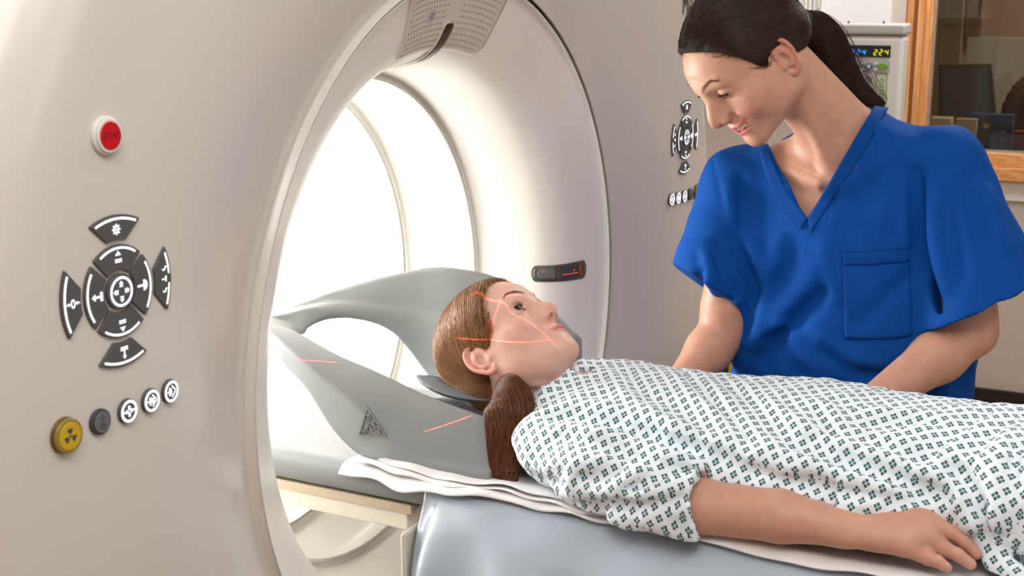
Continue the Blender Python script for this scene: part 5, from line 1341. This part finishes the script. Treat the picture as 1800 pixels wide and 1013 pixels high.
def build_hand(H, wr, kn, lat, nrm, sc=1., curl=.5, thumb=True):
    """palm and five fingers; kn = centre of the knuckles, lat = unit vector to the thumb side, nrm = back of the hand"""
    wr, kn, lat, nrm = V(*wr), V(*kn), V(*lat), V(*nrm); f = kn - wr; f /= np.linalg.norm(f); lat = lat - f * (lat @ f); lat /= np.linalg.norm(lat); nrm = np.cross(lat, f) * np.sign(np.cross(lat, f) @ nrm)
    H.fcone(wr, kn, .0265 * sc, .0345 * sc, nrm, .55, .014)
    for o, L_, r in ((.028, .070, .0085), (.0095, .078, .0088), (-.0095, .072, .0084), (-.027, .056, .0075)):
        a = kn + lat * o * sc - f * .006 - abs(o) * .12 * f; b = a + (f * .95 - nrm * curl * .35) * L_ * .45 * sc + lat * o * .15
        c = b + (f * .80 - nrm * curl * .9) * L_ * .30 * sc; d = c + (f * .60 - nrm * curl * 1.2) * L_ * .25 * sc
        H.path([a, b, c, d], [r * 1.12 * sc, r * sc, r * .9 * sc, r * .75 * sc], .0035)
    if thumb:
        a = wr + f * .018 + lat * .018 * sc; b = a + (f * .5 + lat * .75) * .036 * sc - nrm * .006; c = b + (f * .85 + lat * .35) * .030 * sc - nrm * .004; d = c + (f * .95 + lat * .1) * .024 * sc - nrm * .004
        H.path([a, b, c, d], [.0150 * sc, .0115 * sc, .0100 * sc, .0080 * sc], .007)
arms = []
for el, wr_2, ha, sh, up, lat, nm in ((ELR, WRR, HAR, SHR, (.047, .041), V(0, -.5, 1), V(-.2, .9, .3)), (ELL, WRL, HAL, SHL, (.050, .043), V(.3, .9, .1), V(-.2, 0, 1))):
    lo = np.minimum(np.minimum(el, wr_2), np.minimum(ha, sh)) - .12; hi = np.maximum(np.maximum(el, wr_2), np.maximum(ha, sh)) + .10
    A = Field(lo, hi, .0030)
    A.cone(sh, el + (sh - el) * .12, up[0], up[1], .02)
    fm = el + (wr_2 - el) * .30 + V(0, 0, -.002)
    fr_ = .037 if el is ELR else .0395; A.cone(el, fm, fr_, fr_ + .001, .016); A.cone(fm, wr_2, fr_ + .001, .0255, .02); A.cone(el + (sh - el) * .14, el, .0415, .0385, .018)
    kn = wr_2 + (ha - wr_2) / np.linalg.norm(ha - wr_2) * .085
    build_hand(A, wr_2, kn, lat, nm, 1.02, .45, thumb=el is ELL)
    if el is ELR: A.path([wr_2 + (ha - wr_2) * .3, onX(1135, 655, .175), onX(1102, 641, .150), onX(1068, 640, .135)], [.014, .0105, .0088, .0072], .006)
    v, f = A.nets(); v = relax(v, f, 2); arms.append((v, f))
# visible fingertips on the girl's far shoulder
Pel = Field((.34, -.62, .05), (.66, -.22, 1.08), .010)
Pel.ell((.48, -.43, 1.02), (.10, .15, .14), k=.04).ell((.51, -.42, .90), (.115, .165, .12), k=.05)
for s in (1, -1): Pel.path([(.51, -.42 + s * .085, .86), (.49, -.42 + s * .09, .47), (.50, -.42 + s * .09, .10)], [.082, .052, .036], .03)
pv, pf = Pel.nets()
allm = [(T_N(vn), fn), (vb, fb)] + arms + [(pv, pf)]
v_all, f_all = joinm(allm); cols = np.vstack([cn, cb] + [np.repeat((sk * np.array([.97, .93, .92]))[None], len(a[0]), 0) for a in arms] + [np.repeat(sk[None], len(pv), 0)])
mesh('body', v_all, f_all, M_SKIN_W, nurse, cols=cols)
eye_parts(T_N, ADULT, (-.22, 1, -.36), (104, 72, 42), nurse); teeth_parts(T_N, ADULT, nurse)
v2, f2, c2 = lashes(T_N, ADULT); mesh('eyelashes', v2, f2, M_HAIR, nurse, cols=c2, kind='stuff')
v2, f2, c2 = brows(T_N, ADULT, Fn); mesh('eyebrows', v2, f2, M_HAIR, nurse, cols=c2, kind='stuff')
# hair
Hn = hair_cap(ADULT, [-.13, -.09, -.065, -.045, -.030, -.020, -.004, .008, .016, .022, .036, .048, .062, .078, .09], [-.050, -.055, -.060, -.050, -.030, -.010, .016, .008, -.006, .010, .044, .070, .088, .094, .098], (.088, -.014, -.010), (.022, .019, .036), th=.0075)
Hn.ell((-.040, .056, .100), (.008, .018, .013), k=.008, mode='s')
vv, ff = Hn.nets(); vv = relax(vv, ff, 2); NA, NB_ = (36, 23, 18), (78, 52, 40)
hbase = [(T_N(vv), ff)]; hv, hf, hc = [], [], []
tie_l = V(0, -.106, -.012)
Q, r_ = comb(Hn, 3600, tie_l, ADULT, T_N, (0, -.05, .05), seed=8, spread=.007, c=(0, -.01, .035), wav=.0013, off=(.0003, .0032))
rd = np.full(Q.shape[:2], .00030); rd[:, 0] = .00012; rd[:, -1] = .0002
x = strands(T_N(Q), rd, hair_cols(r_, len(Q), NA, NB_)); hv.append(x[0]); hf.append(x[1]); hc.append(x[2])
Q, r_ = comb(Hn, 1700, tie_l, ADULT, T_N, (0, -.05, .05), seed=31, spread=.007, c=(0, -.01, .035), wav=.0013, off=(.0012, .0030), front=.025)
rd = np.full(Q.shape[:2], .00030); rd[:, 0] = .0002; rd[:, -1] = .0002
x = strands(T_N(Q), rd, hair_cols(r_, len(Q), NA, NB_)); hv.append(x[0]); hf.append(x[1]); hc.append(x[2])
Hn2 = hair_cap(ADULT, [-.13, -.09, -.065, -.045, -.030, -.020, -.004, .008, .016, .022, .036, .048, .062, .078, .09], [-.058, -.066, -.074, -.064, -.040, -.010, .012, -.006, -.022, -.004, .032, .058, .078, .084, .088], (.088, -.014, -.010), (.020, .017, .034), th=.0012)
Q, r_ = comb(Hn2, 5200, tie_l, ADULT, T_N, (0, -.05, .05), seed=18, spread=.010, c=(0, -.01, .035), wav=.0016, off=(-.0006, .0010))
cut_ = 13; Q = Q[:, :cut_]; lift = np.minimum(1, np.linspace(0, 1, cut_) * 2.6)[None, :, None] * .0082
Q, r_k = clear_ear(Q, r_, (.078, -.014, -.010), (.020, .020, .036)); Qd = Q - V(0, -.01, .035); Qd /= np.linalg.norm(Qd, axis=-1, keepdims=True); Q = Q + Qd * lift
rd = np.full(Q.shape[:2], .00022); rd[:, 0] = .00006; rd[:, 1] = .00014
x = strands(T_N(Q), rd, hair_cols(r_, len(Q), (44, 28, 20), (96, 62, 44))); hv.append(x[0]); hf.append(x[1]); hc.append(x[2])
tie_w = T_N(tie_l[None])[0]
tail = smoothpath([tie_w + (T_N(V(0, -.09, -.01)[None])[0] - tie_w) * .6, onX(1417, 44, .335), onX(1440, 60, .365), onX(1459, 92, .39), onX(1480, 128, .41), onX(1511, 162, .43), onX(1553, 188, .44)], 26)
tw = np.interp(np.linspace(0, 1, 26), [0, .12, .25, .45, .65, .85, 1], [.012, .017, .027, .031, .025, .013, .004])
Ft = Field(tail.min(0) - .06, tail.max(0) + .06, .0028)
for i in range(25): Ft.fcone(tail[i], tail[i + 1], tw[i] * .84, tw[i + 1] * .84, tuple(fwd), .55, .006)
tv, tf = Ft.nets(); tv = relax(tv, tf, 3); hbase.append((tv, tf)); hb_, hbf_ = joinm(hbase)
mesh('hair_base', hb_, hbf_, M_HAIRB, nurse, cols=np.repeat(lin((36, 23, 18))[None], len(hb_), 0))
for k_ in ((2800, 12, (34, 20, 15), (78, 47, 34), tuple(fwd), .58, .007, .00028, 1.3), (120, 13, (36, 22, 16), (84, 52, 38), tuple(fwd), .9, .02, .00022, 3.0)):
    n_, sd, a, b, nr, fl, cu, ra, es = k_
    x = tail_strands(tail, tw * (1.0 if n_ > 500 else 1.06), n_, sd, a, b, nr, fl, cu, ra, es); hv.append(x[0]); hf.append(x[1]); hc.append(x[2])
hvv, hff = joinm(list(zip(hv, hf))); hair = mesh('hair', hvv, hff, M_HAIR, nurse, cols=np.vstack(hc))
d_ = tail[2] - tail[0]; v, f = tube([tail[1] - d_ * .1, tail[2], tail[3], tail[4]], [.015, .0185, .0190, .0175], 18); mesh('hair_tie', v, f, mat('hair_tie_black', srgb(18, 14, 14), .8), nurse)
q0 = onX(1408, 30, .318); q1 = onX(1408.5, 42, .318); v, f = tube([q0, q1], .0012, 8); mesh('hair_tie_clasp', v, f, M_ALU, nurse)

# scrub top ---------------------------------------------------------------
SC = Field((.245, -.80, .72), (.635, -.115, 1.42), .0042)
SC.ell((.445, -.425, 1.165), (.122, .183, .165), k=.05)
SC.ell((.455, -.445, 1.00), (.132, .188, .20), k=.06)
SC.fcone((.465, -.455, 1.0), (.480, -.455, .73), .192, .205, (1, 0, 0), .70, .05)
SC.cone(NB + V(.0, .03, -.036), SHR + V(0, .0, .012), .058, .050, .035); SC.cone(NB + V(.01, -.03, -.036), SHL + V(0, 0, .012), .060, .050, .035)
SC.cone(onX(1338, 460, .385), onX(1336, 610, .405), .050, .055, .04)
S_R = onX(1243, 505, .350); S_L = onX(1731, 530, .390)
def cutpl(o, n): return lambda x, y, z: -((x - o[0]) * n[0] + (y - o[1]) * n[1] + (z - o[2]) * n[2])
def sleeve(sh, op, r0, r1, nrm, flat, n):
    SL = Field(SC.lo, SC.hi, SC.h); n = V(*n) / np.linalg.norm(n); ax_ = (op - sh) / np.linalg.norm(op - sh)
    SL.fcone(sh, op + ax_ * .09, r0, r1 * 1.09, nrm, flat, .035)
    SL.op(cutpl(op, n), SC.lo, SC.hi, .004, 's', pad=0)
    if r1 > .09: SL.fcone(op + ax_ * .06, op - ax_ * .015, r1 * .92, r1 * .80, nrm, flat, .006, 's')
    k = .026; h = np.maximum(k - np.abs(SC.d - SL.d), 0) / k; SC.d = np.minimum(SC.d, SL.d) - h * h * k * .25
sleeve(SHR + V(0, .0, -.005), S_R, .062, .070, tuple(fwd), .85, right * -.55 + down * .83)
sleeve(SHL + V(0, 0, -.005), S_L, .068, .100, tuple(fwd), .80, right * .44 + down * .90)
# V neck
P3 = [onX(1420, 386, .31), onX(1345, 240, .34), onX(1345, -60, .36), onX(1560, -60, .42), onX(1537, 184, .42)]
pe = [V(0, 0)] * 5; pj = lambda p: V(((p - CAMP) @ right) / ((p - CAMP) @ fwd), ((p - CAMP) @ down) / ((p - CAMP) @ fwd))
vcen = V(.40, -.42, 1.30)
eR = (P3[4] - P3[0]); eL = (P3[1] - P3[0]); dpt = V(.93, .30, -.2); dpt /= np.linalg.norm(dpt)
def vplane(a, e, sgn): n = np.cross(e, dpt); n /= np.linalg.norm(n); return n * sgn, a
nA, aA = vplane(P3[0], eR, 1); nB, aB = vplane(P3[0], eL, 1)
mid_ = (P3[1] + P3[4]) / 2
if (mid_ - aA) @ nA > 0: nA = -nA
if (mid_ - aB) @ nB > 0: nB = -nB
def vcut(x, y, z):
    a = (x - aA[0]) * nA[0] + (y - aA[1]) * nA[1] + (z - aA[2]) * nA[2]; b = (x - aB[0]) * nB[0] + (y - aB[1]) * nB[1] + (z - aB[2]) * nB[2]
    return np.maximum(np.maximum(a, b), x - .440)
def skin_at(o_):
    return lambda x, y, z: sample(Bt, np.stack(np.broadcast_arrays(x, y, z), -1)) - o_
folds_n = [
    (-.018, .014, [(1604, 290), (1612, 350), (1616, 420), (1630, 490), (1652, 560)]), (.012, .014, [(1585, 300), (1590, 380), (1596, 440)]), (.014, .014, [(1640, 300), (1640, 380), (1648, 450), (1668, 520)]),
    (-.012, .012, [(1280, 395), (1300, 450), (1325, 500), (1318, 560), (1305, 600)]), (.012, .013, [(1305, 400), (1332, 455), (1350, 510), (1335, 570), (1320, 620)]),
    (-.012, .011, [(1250, 420), (1275, 480), (1300, 530)]), (.010, .012, [(1235, 430), (1250, 490), (1270, 530)]), (-.007, .010, [(1225, 440), (1232, 480), (1245, 515)]),
    (.011, .018, [(1440, 455), (1420, 500), (1370, 550), (1330, 610)]), (-.012, .014, [(1460, 500), (1420, 545), (1370, 600), (1340, 650)]),
    (-.014, .014, [(1340, 590), (1390, 640), (1440, 680)]), (.012, .014, [(1360, 560), (1420, 620), (1470, 670)]), (.010, .015, [(1420, 560), (1480, 620), (1560, 650)]), (-.010, .014, [(1440, 600), (1500, 650), (1580, 668)]),
    (.008, .016, [(1440, 420), (1460, 470), (1470, 540)]), (-.007, .012, [(1400, 410), (1390, 470), (1350, 520)]), (.007, .014, [(1370, 400), (1360, 460), (1330, 500)]),
    (-.009, .012, [(1700, 300), (1715, 380), (1740, 450)]), (.008, .014, [(1730, 320), (1755, 400), (1775, 450)]), (-.008, .012, [(1665, 330), (1672, 420), (1690, 500)]),
    (-.006, .010, [(1540, 230), (1530, 300), (1510, 370)]), (.006, .012, [(1565, 240), (1560, 320), (1550, 400)]), (-.006, .010, [(1300, 300), (1305, 360), (1310, 420)]), (.006, .010, [(1280, 310), (1285, 370), (1295, 420)]),
    (-.010, .013, [(1640, 600), (1600, 650), (1590, 700)]), (.010, .013, [(1680, 620), (1660, 670), (1655, 710)]), (-.008, .012, [(1620, 470), (1560, 520), (1500, 580)]),
    (-.0028, .0042, [(1692, 262), (1660, 300), (1632, 345), (1614, 395)]), (-.0028, .0042, [(1256, 262), (1256, 300), (1268, 340), (1282, 380)]),
]
for amp, w, P in folds_n: mfold(SC, P, amp * (1.5 if abs(amp) > .004 else 1), w)
SC.op(skin_at(.009), (.25, -.60, 1.14), (.50, -.24, 1.43), .006, 'u')
SCs = SC.d.copy()
SC.op(vcut, (.22, -.62, 1.16), (.46, -.22, 1.42), .003, 's')
SC.cone(NB + V(-.005, 0, -.05), T_N(V(0, -.03, -.06)[None])[0], .060, .064, .006, 's')
# hollow: take the skin volume (slightly swollen) away so the cloth is a shell over the chest at the neck line
SC.op(lambda x, y, z: (z - .745) * -1 + 0 * x + 0 * y, SC.lo, SC.hi, .003, 'i', pad=0)
SC.fcone((.465, -.455, .95), (.480, -.455, .70), .185, .198, (1, 0, 0), .70, .004, 's')
SC.op(lambda x, y, z: (.0010 * np.sin(y * 70 + z * 40 + 2 * np.sin(x * 50)) + .0008 * np.sin(z * 90 - y * 50 + x * 60)).astype(np.float32), SC.lo, SC.hi, 0, 'add', pad=0)
cv2, cf2 = SC.nets(); cv2 = relax(cv2, cf2, 2)
M_SCRUB = mat('royal_blue_cotton', srgb(8, 72, 152), .8, spec=.15, bump=.12, bscale=900)
M_SCRUB2 = mat('royal_blue_band', srgb(7, 66, 142), .8, spec=.15, bump=.12, bscale=900)
M_SEAM = mat('dark_blue_stitch', srgb(6, 44, 104), .8)
top = mesh('scrub_top', cv2, cf2, M_SCRUB, nurse)
SC0 = Field(SC.lo, SC.hi, SC.h); SC0.d = SCs
def on_scrub(px, py, off=.0015):
    p = march(SC0, px, py); d = CAMP - p; d /= np.linalg.norm(d); return p + d * off
def ribbon(name, edge, inner, n, k, off, m, parent, th=.0016):
    E = smoothpath([V(*p, 0) for p in edge], n)[:, :2]; I = smoothpath([V(*p, 0) for p in inner], n)[:, :2]
    v = [on_scrub(*(E[i] * (1 - t) + I[i] * t), off + (.0006 if 0 < t < 1 else 0)) for i in range(n) for t in np.linspace(0, 1, k)]
    v = np.array(v).reshape(n, k, 3)
    for _ in range(3): v[1:-1] = (v[:-2] + 2 * v[1:-1] + v[2:]) / 4
    o = mesh(name, v.reshape(-1, 3), grid_faces(n, k), m, parent); md = o.modifiers.new('s', 'SOLIDIFY'); md.thickness = th; md.offset = 0; return o
ribbon('collar_band', [(1420, 384), (1458, 320), (1500, 248), (1538, 186)], [(1424, 412), (1474, 335), (1522, 262), (1562, 190)], 30, 6, .0022, M_SCRUB2, top)
ribbon('collar_band', [(1420, 384), (1392, 345), (1366, 300), (1350, 252)], [(1410, 404), (1374, 360), (1348, 312), (1334, 262)], 26, 6, .0022, M_SCRUB2, top)
ribbon('pocket', [(1482, 445), (1520, 446), (1560, 443), (1597, 440)], [(1485, 595), (1525, 597), (1565, 595), (1602, 590)], 26, 24, .0030, M_SCRUB, top, .002)
ribbon('pocket_hem', [(1482, 444), (1520, 445), (1560, 442), (1597, 439)], [(1482, 466), (1520, 467), (1560, 464), (1598, 461)], 26, 5, .0046, M_SCRUB2, top, .0012)
# trousers and shoes
TR = Field((.34, -.66, .03), (.66, -.20, .95), .008)
for s in (1, -1): TR.path([(.51, -.42 + s * .085, .88), (.49, -.42 + s * .092, .47), (.50, -.42 + s * .092, .07)], [.110, .080, .072], .03)
TR.ell((.51, -.42, .86), (.135, .185, .09), k=.04)
v, f = TR.nets(); mesh('trousers', v, f, M_SCRUB, nurse)
for s in (1, -1):
    Sh = Field((.33, -.62, 0), (.62, -.22, .13), .005); cy_ = -.42 + s * .092
    Sh.path([(.53, cy_, .045), (.45, cy_, .04), (.39, cy_, .036)], [.042, .042, .038], .02); Sh.cone((.51, cy_, .05), (.505, cy_, .09), .045, .044, .02); Sh.op(lambda x, y, z: (.0 - z) + .004 + 0 * x + 0 * y, Sh.lo, Sh.hi, .004, 'i', pad=0)
    v, f = Sh.nets(); mesh('shoe', v, f, M_WHITE, nurse)
# ------------------------------------------------------------------ positioning lasers: real lamps behind the lens windows throwing thin red fans
def laser(name, org, A, Bp, ext, power, w=.0012, off=0.):
    """a lamp at org whose light is confined to a thin plane through org, A and Bp"""
    org = V(*org); a = A - org; a /= np.linalg.norm(a); b = Bp - org; b /= np.linalg.norm(b); n = np.cross(a, b); n /= np.linalg.norm(n); m = a + b; m /= np.linalg.norm(m)
    half = math.acos(float(np.clip(a @ b, -1, 1))) / 2 * ext; yv = np.cross(-m, n)
    l = bpy.data.lights.new(name, 'SPOT'); l.energy = power; l.color = (1, .05, .05); l.shadow_soft_size = 0; l.spot_size = min(2.6, half * 2.4 + .05); l.spot_blend = 0
    o = bpy.data.objects.new(name, l); COL.objects.link(o)
    R = np.c_[n, yv, -m]; o.matrix_world = Matrix([[*R[0], org[0]], [*R[1], org[1]], [*R[2], org[2]], [0, 0, 0, 1]])
    l.use_nodes = True; nt = l.node_tree; em = nt.nodes['Emission']; tc = nt.nodes.new('ShaderNodeTexCoord'); sp = nt.nodes.new('ShaderNodeSeparateXYZ'); nt.links.new(tc.outputs['Normal'], sp.inputs[0])
    def mn_(op, x, y=None):
        q = nt.nodes.new('ShaderNodeMath'); q.operation = op
        for i, k in enumerate((x, y)):
            if k is None: continue
            if isinstance(k, (int, float)): q.inputs[i].default_value = k
            else: nt.links.new(k, q.inputs[i])
        return q.outputs[0]
    ax_ = mn_('ABSOLUTE', sp.outputs[0]); ay_ = mn_('ABSOLUTE', sp.outputs[1])
    g = mn_('EXPONENT', mn_('MULTIPLY', mn_('POWER', mn_('DIVIDE', ax_, w), 2.0), -1.0)); k = mn_('LESS_THAN', ay_, math.sin(half))
    fade = mn_('SUBTRACT', 1.0, mn_('POWER', mn_('DIVIDE', ay_, math.sin(half) + 1e-6), 4.0))
    nt.links.new(mn_('MULTIPLY', mn_('MULTIPLY', g, k), mn_('MAXIMUM', fade, 0.0)), em.inputs['Strength'])
    return o
HW = Field((-.14, -.19, .88), (.12, .14, 1.16), .003)
def headw(x, y, z):
    q = np.stack(np.broadcast_arrays(x, y, z), -1); l_ = (q - t_G) @ R_G / s_G
    a = sample(Fg, np.clip(l_, Fg.lo, Fg.hi)); b_h = sample(Hg, np.clip(l_, Hg.lo, Hg.hi)); return (np.minimum(a, b_h) * s_G).astype(np.float32)
HW.op(headw, HW.lo, HW.hi, .001, 'u', pad=0)
O_N = V(-.435, .105, 1.045); O_T = V(-.02, .105, 1.485)
PWR = 190
laser('laser_coronal', O_N, march(HW, 800, 592), march(HW, 985, 597), 1.0, PWR)
laser('laser_axial', O_T, march(HW, 916, 520), march(HW, 862, 640), 1.15, PWR * 1.0)
laser('laser_sagittal', O_T, march(HW, 826, 522), march(HW, 972, 606), 1.08, PWR * 1.0)
def hrp(px, py, x0): return onX(px, py, x0)
laser('laser_side', V(-.425, .11, 1.10), hrp(742, 760, -.150), hrp(824, 726, -.135), 1.0, PWR * .5)
laser('laser_side', V(-.425, .11, 1.10), hrp(520, 632, -.150), hrp(602, 638, -.115), 1.0, PWR * .5)
